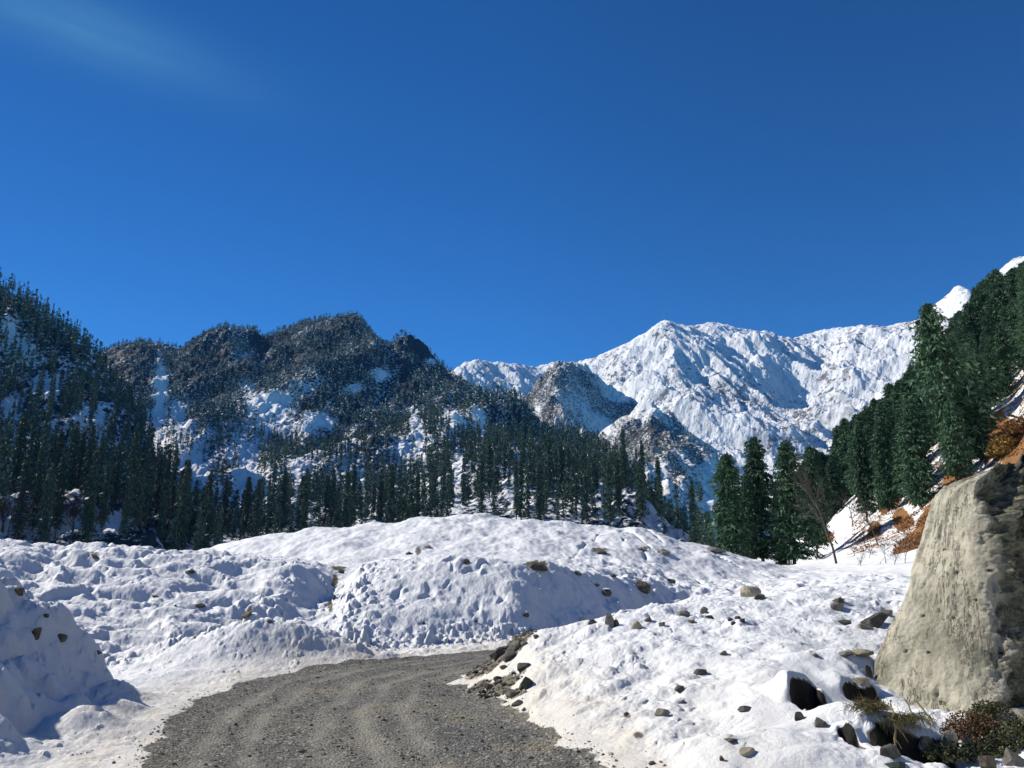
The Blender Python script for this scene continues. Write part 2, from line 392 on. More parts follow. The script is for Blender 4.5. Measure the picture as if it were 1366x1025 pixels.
# --- the small shovelled mound in front of the long snow bank
def bump_at(px, py, d, rx, ry, h, p=1.0):
    global Zg
    x, y, _ = at(px, py, d)
    q = ((Xg - x) / rx) ** 2 + ((Yg - y) / ry) ** 2
    Zg = Zg + h * np.exp(-q ** p)
bump_at(405, 846, 18.9, 1.2, 1.1, .75)
bump_at(330, 850, 18.4, 1.0, 1.0, .45)
bump_at(250, 850, 18.0, 1.3, 1.2, .35)
bump_at(440, 780, 26.0, .8, 3.0, -.75)        # gully between the two lobes
bump_at(395, 780, 25.5, 1.2, 2.0, .35)
for px, w, h in ((505, 1.2, .22), (562, 1.6, .45), (652, 1.5, .55), (610, 1.6, .15), (792, 2.2, .35), (858, 2.0, .3), (742, 1.5, .18)):
    bump_at(px, 700, 57, w * 1.05, 3, h)
for px, py, d, w, h in ((610, 745, 27, 1.3, .22), (750, 765, 28, 1.0, .14), (690, 790, 24.5, .9, .12)):
    bump_at(px, py, d, w, 1.4, h)
# --- drifted snow and holes beside the boulder
for px, py, d, rx, ry, h in ((1030, 905, 10.6, .55, .7, .20), (1110, 885, 11.3, .8, .35, .26), (1045, 950, 9.6, .45, .45, .16), (1130, 970, 8.6, .45, .3, .20), (1205, 955, 9.3, .7, .25, .12), (1010, 990, 8.2, .8, .45, .12), (1090, 1010, 7.6, .6, .3, .12)):
    bump_at(px, py, d, rx, ry, h)

# ---- masks in world space
def pip(px_list):
    """signed-ish distance (m) to a ground polygon given by photo pixels on z=0"""
    P = np.array([at(px, py, CAM_H * 1.0) for px, py in px_list])
    pts = []
    for px, py in px_list:
        x, y, z = ray(px, py); k = -CAM_H / z; pts.append((x * k, y * k))
    return np.array(pts)
road_px = [(800, 1025), (740, 985), (690, 955), (650, 930), (604, 912)]
edge_r = pip(road_px)
road_left = pip([(180, 1025), (215, 972), (270, 926), (350, 902), (430, 889), (520, 880), (600, 871), (660, 865.5)])
bx0, by0 = edge_r[0]
poly = np.vstack([[(-3.2, -3.0), (-3.3, 3.0)], road_left, [(4.5, 21.0), (11, 22.3), (11.5, 20.3), (5.5, 19.0), (1.0, 17.3), (-.9, 15.6)], edge_r[::-1], [(1.6, 6.0), (2.0, 3.0), (2.0, -3.0)]])
def poly_dist(X, Y, P):
    best = np.full(X.shape, 1e9); inside = np.zeros(X.shape, bool)
    n = len(P)
    for i in range(n):
        (xa, ya), (xb, yb) = P[i], P[(i + 1) % n]
        dx, dy = xb - xa, yb - ya; L = dx * dx + dy * dy
        t = np.clip(((X - xa) * dx + (Y - ya) * dy) / L, 0, 1)
        best = np.minimum(best, np.hypot(X - xa - t * dx, Y - ya - t * dy))
        if dy != 0:
            c = ((ya > Y) != (yb > Y)) & (X < (xb - xa) * (Y - ya) / dy + xa); inside ^= c
    return np.where(inside, -best, best)
near = ROWS < 34
rd = np.full(Xg.shape, 50.0)
rd[near] = poly_dist(Xg[near], Yg[near], poly)
rdw = rd + fbm(Xg * 1.1, Yg * 1.1, 21, 4, .6) * .16
road = sstep(.22, -.22, rdw) * (R2 < 34)
road[Zg - (R2 < 3) * 0 > .35] *= .0
PX, PY = project(Xg, Yg, Zg)

dirt_shade = np.zeros_like(Zg); grime = np.zeros_like(Zg); rust = np.zeros_like(Zg)
def ell(px, py, a, b, ang=0):
    c, s = math.cos(rad(ang)), math.sin(rad(ang))
    u = (PX - px) * c + (PY - py) * s; v = -(PX - px) * s + (PY - py) * c
    return np.exp(-((u / a) ** 2 + (v / b) ** 2))
front = (R2 > 5) & (R2 < 24)
# gravelly cut at the end of the heap
for e in ((690, 862, 34, 9, -38), (650, 888, 40, 10, -30), (668, 915, 42, 11, -30), (706, 848, 14, 7, -35), (640, 915, 22, 8, -25), (690, 925, 16, 8, -20)):
    dirt_shade = np.maximum(dirt_shade, ell(*e) * .95 * front)
for e in ((880, 950, 16, 6, 10), (850, 985, 14, 7, 0), (835, 955, 10, 4, 0), (905, 918, 8, 4, 0)):
    dirt_shade = np.maximum(dirt_shade, ell(*e) * .62 * front)
grime = np.maximum(grime, sstep(2.2, .1, rd) * .95 * (R2 < 24) * (Xg < 1.5))
grime = np.maximum(grime, sstep(2.8, .0, rd) * .55 * (R2 < 15) * (Xg > -1.5))
grime = np.maximum(grime, .42 * sstep(5, 1, np.abs(PX - 880) / 60) * sstep(15, 9, R2) * (Xg > 0))
grime *= sstep(.75, .25, bankm)
# dark cracks and bare patches in the mounds
far_band = (R2 > 16) & (R2 < 62)
for e in ((716, 754, 20, 3.5, 12), (857, 782, 16, 6, 35), (810, 789, 9, 4, 30), (622, 748, 9, 3, 15), (447, 775, 6, 14, 0), (452, 760, 14, 4, 0), (440, 812, 5, 10, 0), (329, 821, 11, 3.5, -30), (558, 736, 6, 8, 0), (546, 739, 8, 2.5, 0), (800, 735, 16, 3, 0), (857, 733, 10, 3, 0), (886, 738, 12, 4, 0), (955, 733, 20, 3.5, 8), (975, 742, 10, 2, 20), (278, 736, 14, 3.5, -28), (126, 742, 10, 2.5, 25), (1000, 790, 12, 3, 0), (1165, 828, 26, 6, -25), (1120, 808, 12, 5, 0)):
    dirt_shade = np.maximum(dirt_shade, ell(*e) * .80 * far_band)
# rusty bracken banks and earth on the hillside
hillb = (R2 > 62) & (R2 < 200)
for e in ((1218, 728, 40, 17, -52), (1244, 688, 34, 16, -60), (1196, 757, 22, 9, -40), (1165, 705, 12, 6, -50), (1185, 668, 16, 9, -40), (1205, 690, 12, 14, -60), (1352, 592, 34, 26, 0), (1330, 565, 20, 15, -40), (1130, 625, 12, 6, 0), (1095, 712, 16, 8, 0), (1280, 640, 22, 16, 0), (1150, 650, 10, 6, 0), (1200, 745, 25, 8, -30)):
    rust = np.maximum(rust, np.minimum(ell(*e) * 1.7, 1.15) * hillb)

rust = np.maximum(rust, .45 * sstep(62, 75, R2) * sstep(1080, 1150, PX) * sstep(230, 180, R2))
# ---- relief
snowy = 1 - road
# dimples where feet and sun have pitted the long bank
wX = .16 * noise2(Xg / .5, Yg / .5, 301); wY = .16 * noise2(Xg / .5, Yg / .5, 302)
f1, f12, rid = worley3((Xg + wX) / .52, (Yg + wY) / .72, 3)
dm = sstep(.62, .05, f1) * sstep(0, .35, f12 - f1) * sstep(.15, .75, rid)
pitreg = sstep(21, 22.5, R2) * sstep(36, 29, R2) * sstep(470, 520, PX) * sstep(720, 660, PX)
dm = .45 * dm + 1.1 * sstep(.10, .70, noise2((Xg + wX) / .46, (Yg + wY) / .66, 305)) * sstep(-.4, .3, noise2(Xg / 1.4, Yg / 1.6, 306))
Zg -= .11 * dm * pitreg
Zg += snowy * sstep(17, 20, R2) * sstep(46, 38, R2) * sstep(1000, 800, PX) * (.026 * fbm(Xg / .34, Yg / .34, 307, 4, .6) + .05 * np.clip(noise2(Xg / .62, Yg / .62, 311) - .1, 0, 1))
# scalloped drifts on the left lobe and right shoulder
sc = fbm(Xg / 1.9 + .5 * noise2(Xg / .9, Yg / .9, 9), Yg / 1.0, 31, 4, .5)
reg = sstep(17.5, 21, R2) * sstep(44, 34, R2) * np.maximum(sstep(470, 380, PX), .45 * sstep(640, 760, PX))
Zg += reg * sc * .24
f2, f22, r2 = worley3(Xg / 1.15 + sc * .2, Yg / .9, 8)
Zg -= reg * .16 * sstep(.6, .05, f2) * sstep(0, .3, f22 - f2) * sstep(.2, .6, r2)
# broad undulation everywhere off the road
Zg += snowy * sstep(6, 11, R2) * sstep(70, 50, R2) * fbm(Xg / 2.6, Yg / 2.6, 41, 3) * (.05 + .07 * (R2 > 15))
# crumbly rubble along the foot of the bank
toe = np.interp(AZ, AZ, GR[5])[None, :]
tz = sstep(-.45, .25, R2 - toe) * sstep(1.9, .5, R2 - toe) * sstep(1000, 850, PX)
def dome(sc, seed, cut, wd=.55):
    f, f2_, q_ = worley3(Xg / sc + .25 * noise2(Xg / sc / .6, Yg / sc / .6, seed + 1), Yg / sc, seed)
    return np.sqrt(np.clip(1 - (f / wd) ** 2, 0, 1)) * sstep(0, .30, f2_ - f) * np.clip((q_ - cut) / (1 - cut), 0, 1)
lump = dome(.42, 6, .35)
lump2 = dome(.17, 12, .3)
brk = sstep(-.15, .35, fbm(Xg / .9, Yg / .9, 51, 3))
Zg += tz * (lump * .26 * brk + lump2 * .09 + .03 * fbm(Xg / .2, Yg / .2, 61, 3)) * (1 - road)
gully = np.exp(-((PX - 470) / 36.) ** 2) * sstep(18, 20, R2) * sstep(30, 27, R2) + .8 * np.exp(-((PX - 345) / 45.) ** 2) * sstep(19, 20, R2) * sstep(26, 23, R2)
Zg += gully * (lump * .26 + lump2 * .08)
# clods on the ploughed bank
bm = sstep(.04, .5, bankm)
bl = dome(.75, 16, .2)
Zg += bm * (bl * .20 + lump * .15 + lump2 * .05 + .06 * fbm(Xg / .5, Yg / .5, 71, 4, .55) - .06)
# trampled granular snow of the heap in front of the boulder
hp = sstep(.0, .7, rd) * sstep(620, 720, PX) * sstep(24, 19, R2) * (Xg > -2)
smoothp = np.maximum(ell(1040, 950, 95, 60), ell(1100, 900, 90, 40)) ** .7
smoothp = np.maximum(smoothp, ell(1020, 1020, 120, 40)) 
gran = hp * (1 - .85 * smoothp)
Zg += gran * (.030 * fbm(Xg / .45, Yg / .45, 81, 4, .6) + .035 * lump2 * sstep(-.2, .3, fbm(Xg / .8, Yg / .8, 83, 2)) + .05 * lump * brk)
Zg += hp * .10 * fbm(Xg / 1.3, Yg / 1.3, 87, 3)
cl = dome(.62, 26, .72)
Zg += hp * cl * .09 * sstep(1100, 950, PX)
# packed verge between road and bank
vg = sstep(0, .4, rd) * (R2 < 22) * (Xg < 0) * (1 - bm) * (1 - tz)
Zg += vg * (.02 * fbm(Xg / .45, Yg / .45, 91, 4, .6) + .03 * lump2 * (fbm(Xg / 1.1, Yg / 1.1, 93, 2) > .15))
# back mound: wind ribs and small slumps
bk = sstep(38, 44, R2) * sstep(75, 62, R2) * sstep(1250, 1000, PX)
Zg += bk * (.16 * fbm(Xg / 2.2, Yg / 3.5, 101, 4, .55) - .30 * sstep(.25, .8, ridged(Xg / 2.4, Yg / 12, 103, 2) - .9) * sstep(740, 790, PX))
md = sstep(23, 27, R2) * sstep(48, 40, R2) * sstep(640, 900, PX) * sstep(1250, 1150, PX)
Zg += md * (.18 * billow(Xg / 1.6, Yg / 1.6, 111, 3) + .12 * fbm(Xg / .7, Yg / .9, 113, 3))
# hillside relief
hl = sstep(62, 90, R2) * sstep(980, 1080, PX)
Zg += hl * (1.3 * fbm(Xg / 22, Yg / 22, 121, 4) + .35 * fbm(Xg / 3.5, Yg / 3.5, 123, 3) - .45)
# the road itself: ruts, washboard, potholes
Zg += road * (-.03 + .014 * fbm(Xg / .5, Yg / .5, 131, 4, .6) + .03 * fbm(Xg / 2.1, Yg / 2.1, 133, 2))
cxr = np.interp(Yg, [2, 7.6, 12.3, 15, 17, 19, 20.5], [-.7, -1.5, -2.6, -2.7, -2.0, -.5, 2.0])
off = Xg - cxr + .12 * fbm(Xg / 3, Yg / 3, 141, 2)
track = road * np.maximum.reduce([np.exp(-((off - o) / .16) ** 2) for o in (-1.55, -1.05, -.2, .35, .95)]) * (.4 + .6 * sstep(-.4, .4, fbm(Xg / 1.2, Yg / 1.2, 143, 3)))
Zg -= .020 * track
# holes under the drifts: a steep wall with shade painted on it below a rounded snow lip, a trough in front of it
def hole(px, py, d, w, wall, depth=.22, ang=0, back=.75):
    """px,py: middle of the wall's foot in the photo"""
    global Zg, dirt_shade
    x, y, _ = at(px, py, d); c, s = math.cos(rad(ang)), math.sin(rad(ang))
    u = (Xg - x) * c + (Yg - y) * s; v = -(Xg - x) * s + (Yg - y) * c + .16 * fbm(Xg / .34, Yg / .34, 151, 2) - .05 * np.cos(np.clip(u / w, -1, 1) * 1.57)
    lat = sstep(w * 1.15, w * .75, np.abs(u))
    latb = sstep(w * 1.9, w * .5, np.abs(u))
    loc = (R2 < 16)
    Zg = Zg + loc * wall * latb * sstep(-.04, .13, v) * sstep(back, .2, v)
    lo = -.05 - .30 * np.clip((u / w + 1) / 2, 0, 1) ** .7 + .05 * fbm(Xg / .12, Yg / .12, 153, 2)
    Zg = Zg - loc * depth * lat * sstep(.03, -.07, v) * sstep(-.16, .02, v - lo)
    dirt_shade = np.maximum(dirt_shade, 3.0 * loc * lat * sstep(-.03, .04, v - lo) * sstep(.075, .035, v))  # hole shade painted on wall and trough, stored in the bare earth mask
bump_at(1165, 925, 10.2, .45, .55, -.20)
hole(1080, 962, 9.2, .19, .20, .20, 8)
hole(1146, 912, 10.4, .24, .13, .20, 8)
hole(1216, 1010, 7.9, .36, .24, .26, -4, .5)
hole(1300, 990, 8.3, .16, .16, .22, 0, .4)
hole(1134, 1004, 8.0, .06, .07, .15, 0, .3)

ledge = poly_dist(Xg[near], Yg[near], np.vstack([road_left, road_left[::-1] + .01]))
wet = np.zeros_like(Zg); wet[near] = sstep(2.3, .4, np.abs(ledge) + .5 * fbm(Xg[near] / .7, Yg[near] / .7, 161, 3)); wet *= road
NG = grid_normals(Xg, Yg, Zg)
nr, nc = Zg.shape
FC = grid_faces(nr, nc)
fr = R2[:-1, :-1].ravel(); fpx = PX[:-1, :-1].ravel(); frd = rdw[:-1, :-1].ravel(); fbk = bankm[:-1, :-1].ravel()
faz = A2[:-1, :-1].ravel()
cls = np.zeros(len(FC), int)                        # 0 snow field
inr = np.abs(faz) < .9
toe_f = np.broadcast_to(toe, Zg.shape)[:-1, :-1].ravel()
cls[(frd < 0) & (fr < 34)] = 1                      # road
cls[(fbk > .12) & (fr < 18) & inr] = 2              # ploughed bank
cls[(fr > toe_f - .2) & (fr < 40) & (fpx < 950) & inr & (cls == 0)] = 3
cls[(fr >= 40) & (fr < 80) & (fpx < 1010) & inr] = 4
cls[(fr >= 62) & (fpx >= 1010) & inr] = 5
cls[(fr >= 80) & (fpx < 1010) & inr] = 6
Vall = np.stack([Xg, Yg, Zg], -1).reshape(-1, 3); Nall = NG.reshape(-1, 3)
ATT = {'road': road.ravel(), 'dirt_shade': dirt_shade.ravel(), 'grime': grime.ravel(), 'rust': rust.ravel(), 'track': track.ravel(), 'wet': wet.ravel()}
for k, nm in enumerate(('snow_field', 'road', 'snow_bank', 'snow_bank', 'snow_mound', 'hillside', 'valley_floor')):
    f = FC[cls == k]
    if not len(f): continue
    u, inv = np.unique(f, return_inverse=True)
    me = new_mesh(nm, Vall[u], inv.reshape(-1, 4), True, {a: v[u] for a, v in ATT.items()}, [GROUND], normals=Nall[u])
    o = link(nm, me); o['kind'] = 'structure'
GF = Field(AZ, ROWS, Zg)

# ================================================================== MOUNTAINS
def mountain(name, px0, px1, step_px, r0, r1, nrow, curves, relief, mat, cover, ksm=4):
    az = np.arange(float(az_of(px0)), float(az_of(px1)), step_px / F)
    rows = np.exp(np.linspace(math.log(r0), math.log(r1), nrow))
    rz = [curve(c, az) for c in curves]
    R = np.array([smooth_cols(r, ksm * 3) for r, z in rz]); Z = np.array([smooth_cols(z, ksm) for r, z in rz])
    Zm = pchip_surface(R, Z, rows)
    Am, Rm = np.meshgrid(az, rows)
    X, Y = Rm * np.sin(Am), Rm * np.cos(Am)
    crest = R[-2][None, :]
    t = np.clip((Rm - R[0][None, :]) / (crest - R[0][None, :]), 0, 1.3)
    Zm = Zm + relief(X, Y, Zm, t)
    px, py = project(X, Y, Zm)
    cov = cover(X, Y, Zm, t, px, py)
    n = grid_normals(X, Y, Zm)
    me = new_mesh(name, np.stack([X, Y, Zm], -1).reshape(-1, 3), grid_faces(*Zm.shape), True, {'cover': cov.ravel()}, [mat], normals=n.reshape(-1, 3))
    o = link(name, me); o['kind'] = 'structure'
    f = Field(az, rows, Zm); f.t = t; f.px, f.py, f.X, f.Y, f.cov = px, py, X, Y, cov
    return f
def ellp(px, py, cx, cy, a, b, ang=0):
    c, s = math.cos(rad(ang)), math.sin(rad(ang))
    u = (px - cx) * c + (py - cy) * s; v = -(px - cx) * s + (py - cy) * c
    return np.exp(-((u / a) ** 2 + (v / b) ** 2))

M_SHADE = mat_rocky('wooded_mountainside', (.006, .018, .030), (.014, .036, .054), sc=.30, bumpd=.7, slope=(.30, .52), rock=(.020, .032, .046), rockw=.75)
M_SPUR = mat_rocky('scrubby_spur', (.026, .030, .036), (.085, .088, .094), sc=.22, bumpd=3, lo=.36, hi=.66, slope=(.30, .52), rock=(.07, .07, .072), rockw=.6)
M_FAR = mat_rocky('snow_mountain_face', (.10, .10, .105), (.24, .225, .22), sc=.03, bumpd=8, slope=(.17, .36), rock=(.10, .10, .11), rockw=.75)

CLEAR_B = [(300, 672, 55, 26, -10), (362, 545, 36, 20, -5), (330, 522, 12, 10, 0), (425, 560, 30, 7, 20), (205, 600, 13, 60, 8), (238, 560, 14, 26, 0), (215, 520, 10, 40, 0), (470, 655, 14, 22, 0), (548, 612, 22, 12, 35), (505, 500, 12, 6, 0), (470, 520, 12, 6, -20), (610, 640, 8, 30, 0), (640, 570, 8, 26, -15), (600, 560, 14, 16, 0), (523, 665, 6, 20, 0), (775, 655, 9, 16, 0), (690, 660, 8, 18, 0), (575, 484, 7, 6, 0), (395, 640, 12, 18, 0), (555, 570, 8, 25, -20), (330, 625, 18, 30, 0), (250, 640, 30, 35, 0)]
CLEAR_A = [(30, 468, 20, 10, 20), (14, 440, 6, 12, 0), (105, 645, 15, 10, 0), (55, 515, 9, 10, 0), (15, 545, 9, 14, 0), (130, 575, 8, 30, 5), (68, 520, 8, 12, 0), (5, 635, 12, 20, 0), (110, 560, 8, 18, 0), (5, 700, 30, 14, 0), (85, 700, 20, 10, 0), (150, 700, 20, 12, 0)]
def clear_of(L, px, py):
    m = 0
    for e in L: m = np.maximum(m, ellp(px, py, *e))
    return m

def relief_B(X, Y, Z, t):
    wx = 25 * noise2(X / 120, Y / 120, 201)
    g = ridged((X + wx) / 260, Y / 420, 203, 4) - 1.0
    amp = sstep(.03, .35, t)
    return amp * (26 * g + 6 * fbm(X / 38, Y / 38, 207, 4, .55) + 2.2 * fbm(X / 9, Y / 9, 209, 3, .6)) * np.clip(1.15 - .5 * (t > .97), 0, 1)
def cover_B(X, Y, Z, t, px, py):
    c = .42 + .34 * sstep(.35, .8, t) + .22 * fbm(X / 70, Y / 70, 211, 3) + .24 * fbm(X / 26, Y / 130, 213, 3)
    c = c - 1.0 * clear_of(CLEAR_B, px, py)
    c = np.maximum(c, 1.1 * ellp(px, py, 235, 708, 46, 14, 8)); return c
CR = [(-80, 1300, 500), (100, 1300, 476), (135, 1300, 474), (165, 1300, 462), (195, 1290, 457), (220, 1280, 466), (235, 1270, 474), (260, 1265, 464), (300, 1260, 447), (340, 1255, 441), (352, 1255, 456), (400, 1250, 438), (430, 1250, 430), (470, 1250, 424), (495, 1220, 444), (515, 1200, 465), (540, 1150, 466), (580, 1090, 486), (600, 1050, 501), (640, 1000, 531), (680, 940, 556), (710, 900, 577), (740, 850, 590), (775, 800, 594), (804, 740, 600), (818, 710, 634), (848, 650, 655), (866, 610, 690), (890, 560, 712), (920, 520, 728), (960, 470, 748), (1050, 440, 765)]
def scaled(CRV, k, py): return [(p[0], p[1] * k, float(np.interp(p[0], [q[0] for q in py], [q[1] for q in py]))) for p in CRV]
B = [[Zc(-80, 200, -12), Zc(700, 200, -12), Zc(1050, 190, -12)],
     [(-80, 300, 722), (250, 300, 724), (500, 300, 716), (700, 300, 715), (850, 290, 738), (960, 280, 758), (1050, 270, 770)],
     scaled(CR, .46, [(-80, 665), (250, 668), (300, 660), (400, 640), (500, 636), (600, 645), (700, 664), (800, 690), (850, 715), (900, 740), (960, 754), (1050, 768)]),
     scaled(CR, .70, [(-80, 560), (250, 560), (300, 548), (400, 530), (500, 536), (600, 570), (700, 608), (800, 640), (850, 688), (900, 730), (960, 750), (1050, 767)]),
     CR,
     [(p[0], p[1] * 1.35, None, float(z_at(p[0], p[2], p[1])) * .6) for p in CR]]
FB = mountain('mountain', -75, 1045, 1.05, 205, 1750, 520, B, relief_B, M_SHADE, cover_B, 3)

def relief_A(X, Y, Z, t):
    g = ridged(X / 150, Y / 230, 223, 4) - 1.0
    return sstep(.03, .3, t) * (17 * g + 5 * fbm(X / 26, Y / 26, 227, 4, .55) + 1.6 * fbm(X / 7, Y / 7, 229, 3, .6)) * np.where(t > .96, .6, 1)
def cover_A(X, Y, Z, t, px, py): return .58 + .25 * fbm(X / 50, Y / 50, 231, 3) - .9 * clear_of(CLEAR_A, px, py)
CA = [(-700, 900, 300), (-400, 720, 300), (-60, 640, 372), (0, 620, 394), (50, 605, 424), (90, 590, 452), (120, 575, 476), (140, 560, 500), (170, 530, 560), (200, 490, 622), (230, 440, 676), (255, 400, 712), (290, 380, 745)]
A_ = [[Zc(-700, 150, -12), Zc(300, 200, -12)],
      [(-700, 260, 700), (-60, 250, 728), (0, 255, 728), (100, 262, 730), (200, 275, 738), (290, 290, 760)],
      scaled(CA, .62, [(-700, 560), (-60, 640), (0, 645), (100, 655), (140, 665), (170, 682), (200, 700), (230, 718), (255, 732), (290, 752)]),
      scaled(CA, .82, [(-700, 420), (-60, 505), (0, 515), (90, 545), (120, 560), (140, 580), (170, 622), (200, 662), (230, 698), (255, 723), (290, 748)]),
      CA,
      [(p[0], p[1] * 1.4, None, float(z_at(p[0], p[2], p[1])) * .6 - 10) for p in CA]]
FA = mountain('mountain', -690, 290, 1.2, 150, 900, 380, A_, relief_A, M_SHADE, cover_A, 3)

def relief_S(X, Y, Z, t):
    g = ridged(X / 330, Y / 480, 243, 5, .55) - 1.0
    return sstep(.0, .3, t) * (50 * g + 13 * fbm(X / 60, Y / 60, 247, 4, .6)) * np.where(t > .97, .45, 1)
def cover_S(X, Y, Z, t, px, py):
    c = .54 + .34 * fbm(X / 110, Y / 150, 251, 3) - .26 * sstep(.80, 1.0, t) + .20 * ellp(px, py, 820, 600, 60, 50)
    c = c - .9 * ellp(px, py, 803, 568, 12, 9, 30) - .8 * ellp(px, py, 716, 560, 5, 18, 0) - .6 * ellp(px, py, 880, 625, 12, 14, 0)
    return c - 1.0 * sstep(925, 965, px) * sstep(600, 640, py)
CS1 = [(560, 2300, 640), (640, 2250, 602), (668, 2200, 572), (690, 2150, 544), (715, 2120, 521), (730, 2100, 503), (745, 2100, 497), (765, 2100, 504), (790, 2080, 519), (815, 2060, 534), (850, 2030, 549), (890, 1950, 590), (940, 1850, 720), (1000, 1800, 760)]
SP1 = [[Zc(560, 1000, 0), Zc(1000, 1000, 0)], scaled(CS1, .7, [(560, 720), (640, 690), (745, 620), (830, 680), (1000, 762)]), CS1, [(p[0], p[1] * 1.3, None, float(z_at(p[0], p[2], p[1])) * .75) for p in CS1]]
FS1 = mountain('mountain', 565, 995, 1.0, 1000, 2700, 330, SP1, relief_S, M_SPUR, cover_S, 2)
CS2 = [(700, 1600, 690), (760, 1550, 640), (785, 1530, 602), (805, 1510, 582), (830, 1500, 563), (850, 1500, 560), (868, 1480, 552), (890, 1450, 566), (910, 1430, 578), (935, 1400, 590), (955, 1370, 602), (968, 1340, 640), (990, 1300, 690), (1012, 1280, 730), (1080, 1250, 770)]
SP2 = [[Zc(700, 600, -8), Zc(1080, 600, -8)], scaled(CS2, .68, [(700, 735), (800, 680), (868, 650), (920, 665), (955, 690), (985, 730), (1080, 768)]), CS2, [(p[0], p[1] * 1.3, None, float(z_at(p[0], p[2], p[1])) * .75) for p in CS2]]
FS2 = mountain('mountain', 705, 1075, 1.0, 600, 1900, 360, SP2, lambda X, Y, Z, t: .8 * relief_S(X, Y, Z, t), M_SPUR, cover_S, 2)

def relief_D(X, Y, Z, t):
    wx = 160 * fbm(X / 900, Y / 900, 261, 2); wy = 160 * fbm(X / 900, Y / 900, 263, 2)
    g = ridged((X + wx) / 1150, (Y + wy) / 1600, 265, 3, .45) - 1.05
    u = X * .80 + Y * .60; v = -X * .60 + Y * .80
    g2 = ridged((u + .5 * wx) / 330, (v + .5 * wy) / 900, 266, 6, .52) - 1.0
    d = fbm(u / 105, v / 170, 269, 6, .6)
    return sstep(.02, .3, t) * ((110 * g + 84 * g2) * (1 - .78 * sstep(.80, 1.0, t)) + 24 * d * (1 - .45 * sstep(.85, 1.0, t))) * np.where(t > 1.0, .6, 1)
def cover_D(X, Y, Z, t, px, py):
    c = .27 + .22 * fbm(X / 330, Y / 500, 271, 4) + .14 * ellp(px, py, 960, 510, 80, 50, 30) + .25 * ellp(px, py, 880, 448, 20, 6, 10)
    return c + .22 * ellp(px, py, 1250, 440, 40, 25) + .22 * ellp(px, py, 1285, 405, 16, 14) + .12 * ellp(px, py, 820, 530, 60, 30, 30)
CD = [(480, 4700, 540), (560, 4600, 520), (600, 4500, 500), (620, 4500, 490), (640, 4500, 484), (660, 4500, 487), (680, 4500, 489), (715, 4550, 491), (745, 4550, 486), (770, 4500, 490), (810, 4400, 476), (850, 4350, 456), (875, 4300, 444), (895, 4300, 437), (912, 4300, 444), (950, 4350, 441), (1000, 4400, 450), (1050, 4450, 455), (1100, 4500, 448), (1150, 4450, 445), (1200, 4400, 438), (1225, 4350, 434), (1245, 4300, 418), (1262, 4250, 404), (1278, 4200, 391), (1292, 4200, 397), (1305, 4150, 408), (1322, 4100, 398), (1337, 4050, 372), (1350, 4000, 352), (1375, 4000, 350), (1450, 3900, 345)]
D = [[Zc(480, 1950, 60), Zc(1450, 1950, 60)],
     scaled(CD, .62, [(480, 650), (745, 640), (900, 625), (1010, 640), (1090, 636), (1200, 620), (1450, 560)]),
     scaled(CD, .80, [(480, 592), (745, 570), (850, 540), (900, 528), (1000, 545), (1090, 570), (1200, 530), (1300, 505), (1450, 430)]),
     CD, [(p[0], p[1] * 1.25, None, float(z_at(p[0], p[2], p[1])) * .8) for p in CD]]
mountain('snow_mountain', 490, 1445, .85, 1960, 5600, 640, D, relief_D, M_FAR, cover_D, 2)

# ================================================================== TREES
def mat_foliage(name, c1, c2):
    t = NT(name, .7, .15)
    oi = t.n.new('ShaderNodeObjectInfo')
    f = t.math('ADD', t.math('MULTIPLY', t.attr('tone'), .75), t.math('MULTIPLY', oi.outputs['Random'], .35), True)
    return t.done(t.mix(f, c1, c2))
def mat_plain(name, c1, c2, scale, rough=.85, stretch=None, bump=None):
    t = NT(name, rough, .2); n = t.noise(scale, 6, .65, stretch=stretch)
    return t.done(t.mix(n, c1, c2), t.bump(n, .8, bump) if bump else None)
M_NEEDLE = mat_foliage('conifer_needles', (.014, .040, .029), (.085, .168, .092))
M_NEEDLE_D = mat_foliage('dark_conifer_needles', (.016, .042, .040), (.075, .135, .10))
M_BARK = mat_plain('bark', (.05, .042, .035), (.16, .135, .11), 3, stretch=(3, 3, .4))
M_BARK_PALE = mat_plain('pale_bark', (.16, .14, .12), (.38, .34, .29), 2, stretch=(2, 2, .5))
M_TWIG = mat_plain('bare_twigs', (.035, .032, .03), (.10, .09, .08), 4)
M_SNOW = mat_plain('settled_snow', (.68, .745, .81), (.74, .80, .855), 4, .7, bump=.02)

def tube(path, radii, n=6):
    path = np.asarray(path, float); V = []; Fs = []
    for i, (p, r) in enumerate(zip(path, radii)):
        d = path[min(i + 1, len(path) - 1)] - path[max(i - 1, 0)]; d /= np.linalg.norm(d) + 1e-9
        u = np.cross(d, (0, 0, 1) if abs(d[2]) < .9 else (1, 0, 0)); u /= np.linalg.norm(u); w = np.cross(d, u)
        for k in range(n):
            a = 2 * math.pi * k / n; V.append(p + r * (math.cos(a) * u + math.sin(a) * w))
    for i in range(len(path) - 1):
        for k in range(n):
            k2 = (k + 1) % n; Fs.append((i * n + k, i * n + k2, (i + 1) * n + k2, (i + 1) * n + k))
    return np.array(V), np.array(Fs)
def cat(parts):
    V = []; Fs = []; o = 0
    for v, f in parts: V.append(v); Fs.append(f + o); o += len(v)
    return np.vstack(V), np.vstack(Fs)

